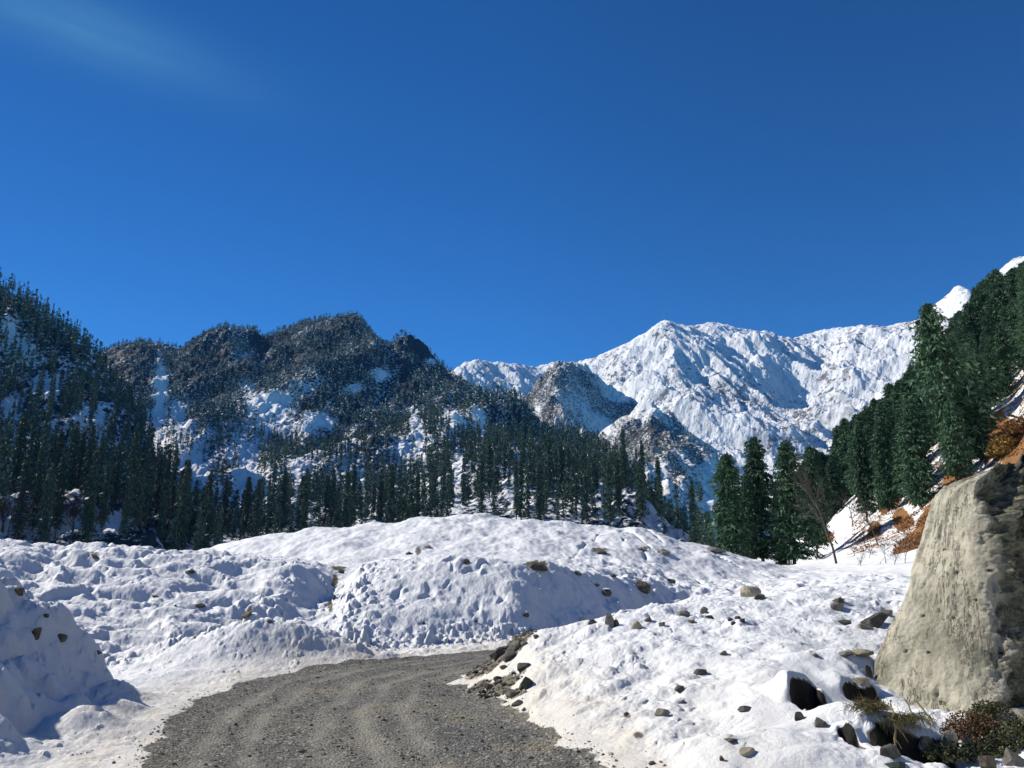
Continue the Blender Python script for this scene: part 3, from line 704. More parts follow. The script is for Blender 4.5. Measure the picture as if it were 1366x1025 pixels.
def conifer_crown(seed, H, R, nb, ns, base=.12, size=.5, droop=.55, shape=.75, gaps=.12, snow=0.0):
    """needle sprays hung along whorled branches; returns V, tris, tone, snowflag(per tri)"""
    g = np.random.default_rng(seed)
    t = np.sort(g.random(nb) ** .9); t = base + (1 - base) * t
    lob = 1 + .28 * np.sin(t * H * .9 + g.random() * 6) * g.random()
    side = g.random() * 6.28
    prof = np.clip((1 - t) / (1 - base), 0, 1) ** shape * np.clip((t - base) / .10 + .45, 0, 1)
    ang = np.arange(nb) * 2.39996 + g.normal(0, .35, nb)
    L = R * prof * lob * g.uniform(.55, 1.18, nb) * (1 + .22 * np.cos(ang - side)) + .015 * H
    L *= np.where(g.random(nb) < gaps, .35, 1)
    s = (np.arange(ns) + .5) / ns
    S_ = np.clip(s[None, :] + g.normal(0, .05, (nb, ns)), .05, 1.05)
    rr = L[:, None] * S_
    zz = (t * H)[:, None] + .14 * rr - droop * L[:, None] * .5 * S_ ** 2 + g.normal(0, .012 * H, (nb, ns)) * .5
    aa = ang[:, None] + g.normal(0, .16, (nb, ns)) / np.maximum(S_, .3)
    C = np.stack([rr * np.cos(aa), rr * np.sin(aa), zz], -1).reshape(-1, 3)
    m = len(C)
    out = np.stack([np.cos(aa), np.sin(aa), np.zeros_like(aa)], -1).reshape(-1, 3)
    d = out * g.uniform(.2, 1, (m, 1)) + g.normal(0, .45, (m, 3)); d[:, 2] -= g.uniform(.15, .95, m)
    d /= np.linalg.norm(d, axis=1, keepdims=True)
    u = np.cross(d, g.normal(0, 1, (m, 3))); u /= np.linalg.norm(u, axis=1, keepdims=True)
    sz = size * g.uniform(.55, 1.35, (m, 1)) * np.clip(.45 + prof, .45, 1.1).repeat(ns)[:, None]
    tip = C + d * sz; back = C - d * sz * .35
    lft = C + u * sz * .23; rgt = C - u * sz * .23
    V = np.stack([back, lft, tip, rgt], 1).reshape(-1, 3)
    i = np.arange(m) * 4
    T = np.concatenate([np.stack([i, i + 1, i + 2], 1), np.stack([i, i + 2, i + 3], 1)])
    tone = np.clip(g.normal(.42, .22, m) + .25 * (S_.ravel() - .5), 0, 1).repeat(4)
    sf = (g.random(m) < snow); sf = np.concatenate([sf, sf])
    return V, T, tone, sf
def trunk_mesh(H, r, seed, bend=.01):
    g = np.random.default_rng(seed); z = np.linspace(-.03, .97, 9)
    p = np.stack([g.normal(0, bend * H, 9) * z, g.normal(0, bend * H, 9) * z, z * H], 1)
    return tube(p, r * np.clip(1 - z, .05, 1) ** .9, 7)

def tree_proto(seed, H, R, nb, ns, mat, **k):
    V, T, tone, sf = conifer_crown(seed, H, R, nb, ns, **k)
    cm = new_mesh('crown', V, T, False, {'tone': tone}, [mat, M_SNOW], sf.astype(int))
    tv, tf = trunk_mesh(H, H * .013, seed)
    tm = new_mesh('trunk', tv, tf, True, None, [M_BARK])
    return cm, tm
# unit-scale prototypes, 20 m tall
PRO = [tree_proto(300 + i, 20, R, 360, 30, M_NEEDLE, base=b, size=.50, shape=s, droop=dr, gaps=.14) for i, (R, b, s, dr) in enumerate(((3.3, .07, .46, .7), (2.9, .05, .40, .8), (3.6, .08, .48, .6), (2.6, .08, .38, .8), (3.2, .14, .45, .7)))]
PRO_D = [tree_proto(330 + i, 20, R * .82, 190, 16, M_NEEDLE_D, base=b, size=.62, shape=s, droop=.75, gaps=.15, snow=.006) for i, (R, b, s) in enumerate(((2.3, .06, .45), (2.0, .05, .4), (2.7, .10, .5), (2.2, .12, .42), (1.9, .08, .38)))]
rng = np.random.default_rng(7)
def plant(pro, x, y, z, H, label, group=None, wide=1.0, name='conifer_tree', rot=None, lean=0.0):
    cm, tm = pro
    e = empty(name, (x, y, z - .15), label, 'tree', group)
    e.scale = (H / 20 * wide, H / 20 * wide, H / 20)
    e.rotation_euler = (lean * rng.normal(), lean * rng.normal(), rng.random() * 6.28 if rot is None else rot)
    link('trunk', tm, e); link('crown', cm, e)
    return e
def heightfor(px, base_py, top_py, d):
    return float(at(px, top_py, d)[2] - at(px, base_py, d)[2])

# --- named trees in front
def special(px, base_py, top_py, d, pro, wide, label, **k):
    x, y, _ = at(px, base_py, d); z = GF.z(np.array([x]), np.array([y]))[0]
    zt = at(px, top_py, d)[2]
    return plant(pro, x, y, z, zt - z, label, wide=wide, **k)
special(978, 742, 603, 88, PRO[3], 1.25, 'ragged olive green conifer nearest the dark crags, first of three before the snow peaks')
special(1018, 748, 582, 90, PRO[0], 1.08, 'sparse dark conifer with thin layered top between two denser ones beyond the snow mound')
special(1060, 752, 588, 86, PRO[2], 1.2, 'bright green broad conifer, greenest tree, standing just behind the edge of the snow mound')
special(1043, 745, 640, 92, PRO[1], .9, 'low dark conifer tucked behind the bright green broad one')
special(1090, 735, 606, 99, PRO[4], .85, 'blue green conifer just behind the bright green broad one, on the snowy slope')
special(998, 742, 650, 96, PRO[4], 1.0, 'short shaded conifer squeezed behind the two tall ragged ones by the mound')
special(945, 722, 682, 150, PRO_D[0], 1.1, 'small bluish conifer alone beneath the blue shaded snow chute')
special(927, 720, 694, 160, PRO_D[2], 1.2, 'smallest bushy conifer at the foot of the crags behind the snow mound')
special(1190, 716, 560, 92, PRO[1], .95, 'slender dark conifer with bare lower trunk, lowest on the open snowy slope')
special(1157, 692, 570, 104, PRO[3], .95, 'narrow dark conifer on the snow slope above the orange earth bank')
special(1212, 668, 545, 110, PRO[0], .8, 'tall conifer above the pale brush, edging the open snowy slope')
special(1308, 600, 455, 100, PRO[3], .95, 'mid green slim conifer just above the boulder beside the rusty bracken')

# --- the old tree with the pale trunk
def old_tree():
    px, d = 1290, 80
    x, y, _ = at(px, 640, d); z = GF.z(np.array([x]), np.array([y]))[0]; H = at(px, 405, d)[2] - z
    e = empty('conifer_tree', (x, y, z - .2), 'tallest old conifer with exposed pale leaning trunk above the boulder', 'tree')
    p = np.array([(0.5, 0, 0), (.2, 0, .12 * H), (-.5, .1, .35 * H), (-1.3, .2, .6 * H), (-1.7, .2, .82 * H), (-1.8, .2, .97 * H)])
    v, f = tube(p, (.42, .36, .30, .2, .11, .03), 9)
    link('trunk', new_mesh('trunk', v, f, True, None, [M_BARK_PALE]), e)
    V, T, tone, sf = conifer_crown(391, H, 4.6, 330, 26, base=.26, size=.50, shape=.5, droop=.5, gaps=.35)
    V[:, 0] += np.interp(V[:, 2], p[:, 2], p[:, 0])
    keep = np.ones(len(T), bool)
    g = np.random.default_rng(3)
    c = V[T].mean(1); keep = ~((c[:, 1] < -.1) & (np.abs(c[:, 0] - np.interp(c[:, 2], p[:, 2], p[:, 0])) < .8) & (c[:, 2] < .62 * H) & (g.random(len(T)) < .9))
    link('crown', new_mesh('crown', V, T[keep], False, {'tone': tone}, [M_NEEDLE]), e)
old_tree()

# --- hillside trees: a crowd on the slope
OPEN = [(1148, 704, 50, 40), (1180, 735, 60, 40), (1225, 720, 34, 40), (1345, 590, 45, 42), (1362, 520, 22, 24), (1110, 735, 40, 30)]
hill = []
tries = 0
while len(hill) < 175 and tries < 20000:
    tries += 1
    px = 1075 + 345 * rng.random() ** .9; r = math.exp(rng.uniform(math.log(78), math.log(265)))
    a = float(az_of(px, 600)); x, y = r * math.sin(a), r * math.cos(a); z = GF.z(np.array([x]), np.array([y]))[0]
    qx, qy = project(np.array(x), np.array(y), np.array(z))
    if qy > 745 or qx < 1085 or qx > 1430: continue
    if any(((qx - cx) / ax) ** 2 + ((qy - cy) / bx) ** 2 < 1 for cx, cy, ax, bx in OPEN): continue
    if r < 88 and qx < 1330: continue
    if r < 118 and qx > 1312: continue
    if min([9e9] + [(x - q[0]) ** 2 + (y - q[1]) ** 2 for q in hill]) < 3.3 ** 2 * (.6 + r / 160): continue
    H = rng.uniform(8, 13) * (1.25 if r > 150 else 1.0)
    top = np.interp(qx, [1080, 1100, 1150, 1200, 1230, 1262, 1300, 1330, 1366, 1430], [598, 582, 548, 506, 474, 446, 394, 362, 345, 320]) + rng.uniform(0, 22)
    H = min(H, float(z_at(qx, top, r)) - z)
    if r > 170: H = max(H, min(20, float(z_at(qx, top, r)) - z))
    if H < 7: continue
    if r < 84 and 1262 < qx < 1325: continue
    hill.append((x, y, z, H, qx, qy, r))
for i in range(16):
    px = 1080 + i * 5.2 + rng.uniform(-2, 2); r = rng.uniform(165, 212); a = float(az_of(px, 680)); x, y = r * math.sin(a), r * math.cos(a); z = GF.z(np.array([x]), np.array([y]))[0]
    qx, qy = project(np.array(x), np.array(y), np.array(z))
    top = np.interp(qx, [1080, 1100, 1150, 1200], [604, 588, 552, 510]) + rng.uniform(0, 34)
    hill.append((x, y, z, max(8.0, min(21.0, float(z_at(qx, top, r)) - z)), qx, qy, r))
for i, (x, y, z, H, qx, qy, r) in enumerate(hill):
    if qx < 1180: lab, gr = 'dark green conifer in the thinning file of trees descending the hillside towards the peaks', 'conifers descending the sunlit hillside'
    elif r > 150: lab, gr = 'dark conifer high among the crowd along the skyline of the sunlit hillside', 'conifers along the skyline of the hillside'
    else: lab, gr = 'dark green conifer in the dense stand on the hillside above the big boulder', 'conifers standing above the boulder'
    plant(PRO[i % 5], x, y, z, H, lab, gr, wide=rng.uniform(.85, 1.15), lean=.025)

# --- the wooded mountainsides
def scatter(Fd, n, clear, dens, rmax, seed, rmin):
    g = np.random.default_rng(seed)
    w = (Fd.rows[:, None] ** 2) * np.ones_like(Fd.Z)                    # area of a polar cell grows as r^2
    pr = w * dens(Fd)
    pr *= (Fd.px > -120) & (Fd.px < 1000) & (Fd.t < 1.03) & (Fd.rows[:, None] < rmax)
    pr *= (Fd.rows[:, None] > rmin)
    pr *= np.clip(1 - 1.6 * clear_of(clear, Fd.px, Fd.py), 0, 1)
    pr = pr.ravel() / pr.sum()
    k = g.choice(pr.size, n, p=pr, replace=False)
    x, y = Fd.X.ravel()[k], Fd.Y.ravel()[k]; z = Fd.Z.ravel()[k]
    return np.stack([x, y, z, Fd.px.ravel()[k], Fd.py.ravel()[k], Fd.t.ravel()[k]], 1)
def thin(P, dmin):
    keep = []; cell = {}
    for i, p in enumerate(P):
        r = math.hypot(p[0], p[1]); dm = dmin(r); ci, cj = int(p[0] // 6), int(p[1] // 6); ok = True
        for a in (-1, 0, 1):
            for b in (-1, 0, 1):
                for j in cell.get((ci + a, cj + b), ()):
                    if (P[j, 0] - p[0]) ** 2 + (P[j, 1] - p[1]) ** 2 < dm * dm: ok = False
        if ok: keep.append(i); cell.setdefault((ci, cj), []).append(i)
    return P[keep]
def dens_B(Fd): return sstep(-.15, .35, Fd.cov) * (1 + .7 * sstep(.35, .15, Fd.t)) * (1 - .72 * sstep(.45, .25, Fd.t) * sstep(.05, -.20, fbm(Fd.X / 38, Fd.Y / 60, 287, 2))) * (.06 + sstep(-.22, .30, fbm(Fd.X / 60, Fd.Y / 60, 281, 3))) * (1 - .35 * sstep(.75, .95, Fd.t))
def dens_A(Fd): return (.28 + sstep(-.4, .2, fbm(Fd.X / 45, Fd.Y / 45, 283, 3)))
TB = thin(scatter(FB, 13500, CLEAR_B, dens_B, 1400, 11, 300), lambda r: 3.4 if r > 520 else 4.9)
TA = thin(scatter(FA, 3400, CLEAR_A, dens_A, 660, 12, 250), lambda r: 3.6 if r > 470 else 5.6)
def dens_S(Fd): return (.15 + sstep(-.35, .3, fbm(Fd.X / 90, Fd.Y / 90, 285, 3))) * sstep(.25, .6, Fd.cov) * (Fd.px > 640) * (Fd.py < 700)
TS = np.vstack([thin(scatter(FS1, 2300, [], dens_S, 2300, 13, 1000), lambda r: 4), thin(scatter(FS2, 1700, [], dens_S, 1700, 14, 650), lambda r: 4)])
nBA = len(TB) + len(TA)
allT = np.vstack([TB, TA, TS]); rT = np.hypot(allT[:, 0], allT[:, 1])
hid = (allT[:, 4] > 752)
g = np.random.default_rng(5)
HT = np.interp(rT, [250, 420, 700, 1000, 1300], [24, 22, 17, 12, 9]) * g.uniform(.45, 1.2, len(rT))
HT[len(TB):nBA] = np.interp(rT[len(TB):nBA], [250, 420, 640], [25, 20, 13]) * g.uniform(.65, 1.2, len(TA))
HT[nBA:] = g.uniform(4.5, 11, len(TS))
cand = np.nonzero((np.arange(len(allT)) < nBA) & (allT[:, 3] > 2) & (allT[:, 3] < 930) & ~hid)[0]
order = cand[np.argsort(-(HT[cand] / rT[cand]))]
solo = order[:92]
for n_, i in enumerate(solo):
    x, y, z, px, py, t = allT[i]
    if px < 175: lab, gr = 'almost black conifer in the deep shade at the foot of the leftmost mountain', 'conifers in deep shade at the foot of the mountain'
    elif px < 345: lab, gr = 'dark conifer standing apart on the blue shaded snow slope', 'conifers on the blue snow slope'
    elif px < 620: lab, gr = 'tall narrow conifer in the stand behind the snow mound, below the rounded summit', 'conifers below the rounded summit'
    else: lab, gr = 'dark conifer at the tapering end of the forest behind the snow mound', 'conifers at the tapering end of the forest'
    plant(PRO_D[n_ % 5], x, y, z, HT[i], lab, gr, wide=rng.uniform(.68, 1.0))
rest = np.setdiff1d(np.arange(len(allT)), solo)
# the rest of the forest, one mass
NEAR = [conifer_crown(350 + i, 20, R, 72, 7, base=.04, size=1.0, shape=s_, droop=.7, snow=.012) for i, (R, s_) in enumerate(((2.0, .55), (1.7, .5), (2.3, .62), (1.8, .45)))]
LOW = [conifer_crown(360 + i, 20, R, 36, 4, base=.04, size=1.55, shape=s_, droop=.7, snow=.03) for i, (R, s_) in enumerate(((2.1, .55), (1.8, .5), (2.5, .62), (2.0, .45)))]
LOW2 = [conifer_crown(370 + i, 20, R, 18, 3, base=.0, size=3.0, shape=s_, droop=.5, snow=.24) for i, (R, s_) in enumerate(((4.6, .5), (3.9, .45), (5.4, .5), (4.2, .4)))]
VV, TT, TO, MI = [], [], [], []; off_ = 0
for i in rest:
    x, y, z = allT[i, :3]; far = rT[i] > 780
    V, T, tone, sf = (LOW2 if far else LOW if rT[i] > 480 else NEAR)[i % 4]
    a = g.random() * 6.28; c, s = math.cos(a), math.sin(a); k = HT[i] / 20; w = k * g.uniform(.65, 1.0) * (1.25 if rT[i] > 780 else 1)
    Q = np.stack([(V[:, 0] * c - V[:, 1] * s) * w + x, (V[:, 0] * s + V[:, 1] * c) * w + y, V[:, 2] * k + z - .3], 1)
    VV.append(Q); TT.append(T + off_); off_ += len(V); TO.append(np.clip(tone + g.normal(0, .12), 0, 1)); MI.append(sf)
forest = link('forest', new_mesh('forest', np.vstack(VV), np.vstack(TT), False, {'tone': np.concatenate(TO)}, [M_NEEDLE_D, M_SNOW], np.concatenate(MI).astype(int)))
forest['kind'] = 'stuff'; tag(forest, 'dense dark conifer forest covering the shaded mountainsides behind the snow', 'forest')

# --- bare trees and thorny shrubs
def bare(seed, H, r0, levels=4, spread=.6, nb=4, lean=(0, 0)):
    g = np.random.default_rng(seed); parts = []
    def grow(p, d, L, r, lv):
        n = 4; pts = [p]; q = p.copy(); dd = d.copy()
        for i in range(n):
            dd = dd + g.normal(0, .13, 3); dd /= np.linalg.norm(dd); q = q + dd * L / n; pts.append(q.copy())
        parts.append(tube(pts, np.linspace(r, r * .45, n + 1), 5 if lv < 2 else 3))
        if lv >= levels: return
        for k in range(nb + (lv == 0) * 3):
            t = g.uniform(.3, 1); j = min(int(t * n), n - 1); b = pts[j] + (pts[j + 1] - pts[j]) * (t * n - j)
            nd = dd + g.normal(0, spread, 3); nd[2] += .15; nd /= np.linalg.norm(nd)
            grow(b, nd, L * g.uniform(.42, .72), r * .5, lv + 1)
    d0 = np.array((lean[0], lean[1], 1.0)); d0 /= np.linalg.norm(d0)
    grow(np.array((0, 0, -.1)), d0, H * .62, r0, 0)
    return cat(parts)
def place_bare(name, lab, cat_, px, py, H, seed, spread=.6, levels=3, nb=4, lean=(0, 0), group=None, r=.05, r0=4.0):
    p = GF.hit(px, py, r0)
    if p is None: return
    v, f = bare(seed, H, r, levels, spread, nb, lean)
    o = link(name, new_mesh(name, v, f, True, None, [M_TWIG]), None, p); tag(o, lab, cat_, group); return o
place_bare('bare_tree', 'leafless forking tree at the foot of the slope, beside the bright green conifer', 'tree', 1116, 752, 8.5, 401, .38, 4, 4, (-.03, 0), r=.11, r0=60)
place_bare('bare_tree', 'low leafless tree leaning over the snow slope below the narrow conifers', 'tree', 1172, 728, 4.2, 403, .5, 3, 4, (-.3, 0), r=.06, r0=60)
place_bare('bare_tree', 'thin leafless sapling standing alone on the open snow slope', 'tree', 1120, 680, 6.5, 405, .4, 3, 3, (.1, 0), r=.07, r0=60)
place_bare('bare_tree', 'dark little leafless tree above the orange earth bank on the slope', 'tree', 1137, 700, 5, 407, .6, 3, 4, r=.08, r0=60)
for i, (px, py) in enumerate(((1140, 742), (1148, 755), (1128, 733), (1160, 745), (1105, 720), (1150, 715), (1182, 752), (1195, 770), (1210, 775), (1090, 748), (1230, 755))):
    place_bare('thorn_shrub', 'small leafless shrub poking out of the snow on the lower slope', 'shrub', px, py, rng.uniform(1.0, 2.2), 420 + i, .8, 3, 4, group='leafless shrubs on the lower slope', r=.025, r0=55)
gB = np.random.default_rng(17)
for i in range(12):
    px = gB.uniform(0, 265); 
    p = FB.hit(px, gB.uniform(708, 728), 210) if px > 230 else FA.hit(px, gB.uniform(705, 728), 160)
    if p is None: continue
    v, f = bare(460 + i, gB.uniform(9, 15), .22, 3, .32, 4)
    o = link('bare_tree', new_mesh('bare_tree', v, f, True, None, [M_TWIG]), None, p)
    tag(o, 'slender leafless tree among the conifers at the shaded foot of the mountain', 'tree', 'leafless trees at the shaded foot of the mountain')

# ================================================================== ROCKS
def ico(sub):
    import bmesh
    bm = bmesh.new(); bmesh.ops.create_icosphere(bm, subdivisions=sub, radius=1); bm.verts.ensure_lookup_table()
    V = np.array([v.co[:] for v in bm.verts]); Fc = np.array([[v.index for v in f.verts] for f in bm.faces]); bm.free()
    return V, Fc
ICO = {k: ico(k) for k in (1, 3, 4, 5)}
def rock_shape(seed, sub=4, planes=14, rough=.06, fl=.0):
    g = np.random.default_rng(seed); V, Fc = ICO[sub]
    N = g.normal(0, 1, (planes, 3)); N /= np.linalg.norm(N, axis=1, keepdims=True)
    dpl = g.uniform(.62, 1.0, planes)
    dot = V @ N.T
    rr = np.min(np.where(dot > .05, dpl / np.maximum(dot, .05), 9), axis=1); rr = np.minimum(rr, 1.25)
    P = V * rr[:, None]
    n = fbm(P[:, 0] * 2.1 + P[:, 2] * 1.3, P[:, 1] * 2.1 - P[:, 2] * .9, seed, 4, .55)
    return P * (1 + rough * n)[:, None], Fc
def mat_stone(name, c1, c2, c3, scale, bump=.02):
    t = NT(name, .85, .25)
    c = t.mix(t.ramp(t.noise(scale, 7, .68), .3, .7), c1, c2)
    c = t.mix(t.ramp(t.noise(scale * 3.1, 6, .7), .56, .7), c, c3)
    n = t.bump(t.noise(scale * 4, 8, .7), .8, bump)
    return t.done(c, n)
ST = {'dark': mat_stone('dark_stone', (.035, .036, .036), (.10, .098, .09), (.17, .16, .145), 5),
      'grey': mat_stone('grey_stone', (.10, .098, .088), (.22, .21, .18), (.30, .28, .24), 6),
      'beige': mat_stone('beige_stone', (.22, .20, .15), (.42, .39, .30), (.15, .14, .11), 5),
      'green': mat_stone('greenish_stone', (.022, .034, .028), (.05, .068, .055), (.09, .10, .085), 6),
      'brown': mat_stone('brown_stone', (.06, .048, .035), (.16, .135, .10), (.22, .19, .15), 7),
      'red': mat_stone('reddish_stone', (.10, .05, .04), (.20, .11, .09), (.28, .2, .16), 7)}
def rock(px, py, w, h, mat, label, seed, rot=0, tilt=0, deep=.85, group=None, sub=4, name='rock', cap=False, planes=14, r0=4.0, sink=.28, cat_='rock'):
    p = GF.hit(px, py + h * .35, r0)
    if p is None: return None
    k = math.hypot(p[0], p[1]) / F * .90
    V, Fc = rock_shape(seed, sub, planes)
    V = V / (V.max(0) - V.min(0)) * 1.0
    V = V - (V.max(0) + V.min(0)) / 2
    sx, sz = w * k, h * k * (1 + sink); sy = sx * deep
    V = V * (sx, sy, sz)
    a = rad(tilt); c, s = math.cos(a), math.sin(a)
    V = np.stack([V[:, 0] * c + V[:, 2] * s, V[:, 1], -V[:, 0] * s + V[:, 2] * c], 1)
    V[:, 2] -= V[:, 2].min() + sz * (sink + .10)
    o = link(name, new_mesh(name, V, Fc, False, None, [ST[mat]]), None, p)
    o.rotation_euler[2] = rad(rot)
    tag(o, label, cat_, group)
    if cap:
        up = V[:, 2] > V[:, 2].max() - sz * .35
        CV, CF = rock_shape(seed + 50, 4, 40, .03); CV = CV * (sx * .50, sy * .50, sz * .20)
        CV[:, 2] = np.maximum(CV[:, 2], -sz * .05); CV[:, 2] += V[:, 2].max() - sz * .06
        link('snow_cap', new_mesh('snow_cap', CV, CF, True, None, [M_SNOW]), o)
    return o
R_ = rock
# at the cut end of the snow heap
R_(666, 872, 30, 9, 'dark', 'flat dark slab lying lowest beside the road at the gravel cut', 501, 0, -28)
R_(684, 866, 26, 11, 'grey', 'tilted grey slab highest of the slabs in the gravel cut', 502, 10, -30)
R_(679, 877, 22, 9, 'dark', 'dark slab wedged against the tilted grey one by the road', 503, 0, -35)
R_(699, 888, 20, 15, 'dark', 'upright pointed dark stone against the snow heap near the road', 504, 0, -48)
R_(703, 910, 21, 18, 'green', 'rounded greenish black stone half under the snow heap', 505, 20, 0)
R_(684, 924, 22, 11, 'grey', 'pale grey flat stone in front of the greenish black one', 506, 0, 5)
R_(690, 938, 17, 7, 'dark', 'dark thin stone sliver on the snow below the pale flat stone', 507, 0, -20)
R_(664, 905, 13, 7, 'dark', 'dark lump in the earth between road and snow heap', 508)
R_(652, 915, 16, 8, 'brown', 'earthy brown stone at the corner of the snow heap', 509)
R_(636, 896, 12, 5, 'dark', 'small dark stone on the road edge beside the broken snow crust', 510)
R_(700, 858, 12, 6, 'grey', 'small grey stone near the top of the gravel cut', 511)
R_(715, 849, 9, 6, 'brown', 'brown pebble on the lip of the gravel cut', 512)
R_(672, 890, 12, 6, 'brown', 'brown stone halfway up the gravel cut', 513)
# along the top of the heap
R_(813, 826, 13, 20, 'grey', 'upright grey pointed stone on the crest of the snow heap', 520, 10, 8)
R_(822, 831, 9, 11, 'dark', 'dark stone leaning on the upright grey one', 521)
R_(790, 829, 14, 7, 'dark', 'low dark stone on the snow heap crest before the upright grey one', 522)
R_(778, 826, 12, 6, 'beige', 'low pale stone at the near end of the snow heap crest', 523)
R_(850, 834, 17, 12, 'beige', 'rounded beige stone beside the upright grey one', 524)
R_(883, 833, 9, 7, 'grey', 'small round grey stone next to the rounded beige one', 525)
R_(865, 826, 12, 8, 'brown', 'brown stone half sunk in the snow behind the rounded beige one', 526)
R_(911, 818, 19, 8, 'grey', 'broad flat grey stone on the crest of the heap', 527, 0, -8)
R_(939, 814, 13, 9, 'grey', 'angular grey stone on the crest, further on than the broad flat one', 528, 0, -20)
R_(946, 823, 12, 5, 'dark', 'flat dark stone just below the angular grey one', 529)
R_(922, 829, 10, 4, 'brown', 'flat brown chip below the broad flat grey stone', 530)
for i, (px, py) in enumerate(((974, 826), (984, 824), (990, 828), (979, 831))):
    R_(px, py, 8, 5, 'dark', 'small dark stone in the loose cluster on the snow before the large beige rock', 531 + i, group='small dark stones in a cluster', sub=3)
R_(1003, 790, 30, 19, 'beige', 'large rounded beige rock sitting alone on the open snow', 540, 0, 10, r0=16)
R_(1014, 796, 16, 7, 'dark', 'dark stone at the foot of the large beige rock', 541, r0=16)
R_(1117, 809, 18, 11, 'grey', 'grey blocky stone on the snow, nearer the boulder than the large beige rock', 542)
R_(1119, 800, 12, 6, 'dark', 'dark stone behind the grey blocky one', 543)
R_(1127, 830, 20, 7, 'dark', 'flat purplish dark stone on the snow before the rough outcrop', 544)
R_(1168, 828, 34, 13, 'dark', 'rough dark outcrop breaking the snow just beside the boulder', 545, 0, -22, planes=30)
R_(1154, 836, 16, 8, 'grey', 'broken grey stone at the lower end of the rough outcrop', 546)
R_(1182, 818, 16, 9, 'grey', 'grey stone at the upper end of the rough outcrop', 547)
R_(1150, 870, 26, 9, 'beige', 'flat pale rock almost level with the snow near the boulder', 548)
R_(1130, 872, 22, 6, 'grey', 'flat grey rock next to the level pale one', 549)
R_(1088, 874, 10, 4, 'brown', 'thin brown chip on the drift near the flat pale rocks', 550)
R_(965, 871, 11, 7, 'grey', 'lone grey cobble in the middle of the trampled snow', 551)
R_(934, 896, 18, 7, 'dark', 'flat dark stone in the trampled snow below the lone grey cobble', 552)
R_(907, 919, 14, 8, 'dark', 'dark wedge shaped stone in the trampled snow', 553, 0, -25)
R_(884, 951, 22, 12, 'grey', 'grey brown stone in a patch of bare earth on the heap', 554)
R_(994, 945, 20, 6, 'dark', 'flat dark stone on smooth snow before the larger hole', 555)
R_(997, 1002, 24, 9, 'beige', 'flat pale stone low in the snow near the photo edge', 556)
R_(976, 987, 19, 4, 'brown', 'thin brown slab flush with the snow above the flat pale stone', 557)
R_(963, 1012, 6, 8, 'red', 'small reddish upright stone below the flat pale one', 558)
R_(836, 952, 9, 5, 'dark', 'small dark stone near the ragged gravel margin of the heap', 559)
R_(910, 936, 8, 4, 'dark', 'tiny dark stone between the wedge shaped and the grey brown stones', 560)
R_(870, 1018, 10, 5, 'dark', 'small dark stone where gravel meets snow at the bottom edge', 561)
# on the mounds
R_(622, 748, 11, 6, 'dark', 'dark rock breaking the brow of the long snow bank, above the dimples', 570, r0=17)
R_(716, 755, 34, 9, 'dark', 'long dark rock ledge under the snow brow of the long bank', 571, 0, 14, r0=17)
R_(771, 765, 12, 5, 'dark', 'small dark rock on the shaded brow past the long ledge', 572, 0, 20, r0=17)
R_(796, 780, 9, 5, 'dark', 'smallest dark rock just above the blocky one on the shaded flank', 573, r0=17)
R_(810, 790, 14, 10, 'dark', 'blocky dark rock with snow on top on the shaded flank', 574, cap=True, r0=17)
R_(858, 783, 24, 13, 'dark', 'big dark rock jutting from the shaded end of the long bank', 575, 0, 28, r0=17)
R_(818, 768, 9, 4, 'dark', 'thin dark rock behind the brow above the blocky rock', 576, r0=17)
R_(702, 820, 9, 6, 'dark', 'single black stone low on the shaded flank above the road bend', 577, r0=17)
R_(635, 829, 5, 4, 'dark', 'black pebble below the dimples, above the rubble of the bank', 578, r0=17)
R_(565, 831, 5, 4, 'dark', 'black pebble at the lower left of the dimpled snow', 579, r0=17)
R_(895, 775, 14, 6, 'dark', 'dark rock past the big jutting one, on the crest of the shoulder', 580, 0, 20, r0=17)
R_(955, 733, 30, 7, 'grey', 'grey flat rock showing at the far end of the back mound', 581, 0, 8, r0=40)
R_(886, 737, 18, 6, 'grey', 'grey rock on the front of the back mound beside the ribbed snow', 582, r0=38)
R_(857, 733, 12, 5, 'grey', 'grey stone on the back mound to the side of the larger grey rock', 583, r0=38)
R_(803, 736, 16, 5, 'dark', 'dark flat rock on the back mound above the brow of the long bank', 584, r0=38)
R_(546, 738, 11, 5, 'dark', 'dark rock where the back mound meets the brow of the long bank', 585, r0=32)
R_(570, 729, 12, 5, 'grey', 'grey rock pile stone on the face of the back mound', 586, r0=38)
R_(254, 762, 14, 5, 'dark', 'dark rock on the sunlit lobe of the bank, near its top', 590, r0=17)
R_(267, 808, 13, 6, 'dark', 'black flat rock halfway down the sunlit lobe', 591, r0=16)
R_(207, 796, 10, 3, 'dark', 'thin dark rock sliver on the scalloped snow', 592, 0, 12, r0=16)
R_(234, 808, 4, 3, 'dark', 'tiny dark stone next to the black flat rock', 593, r0=16)
R_(329, 821, 18, 6, 'brown', 'earthy brown rock beside the crumbled snow of the gully', 594, 0, -28, r0=16)
R_(360, 829, 9, 4, 'dark', 'dark stone on top of the small shovelled mound', 595, r0=16)
R_(126, 742, 12, 4, 'dark', 'dark rock in the crack on the skyline of the snow bank', 596, 0, 22, r0=17)
R_(455, 762, 9, 7, 'dark', 'dark rock at the head of the gully between two snow lobes', 597, r0=17)
R_(444, 780, 6, 6, 'dark', 'dark stone in the wall of the gully below the head rock', 598, r0=17)
R_(446, 797, 5, 7, 'dark', 'lowest dark stone in the wall of the gully', 599, r0=17)
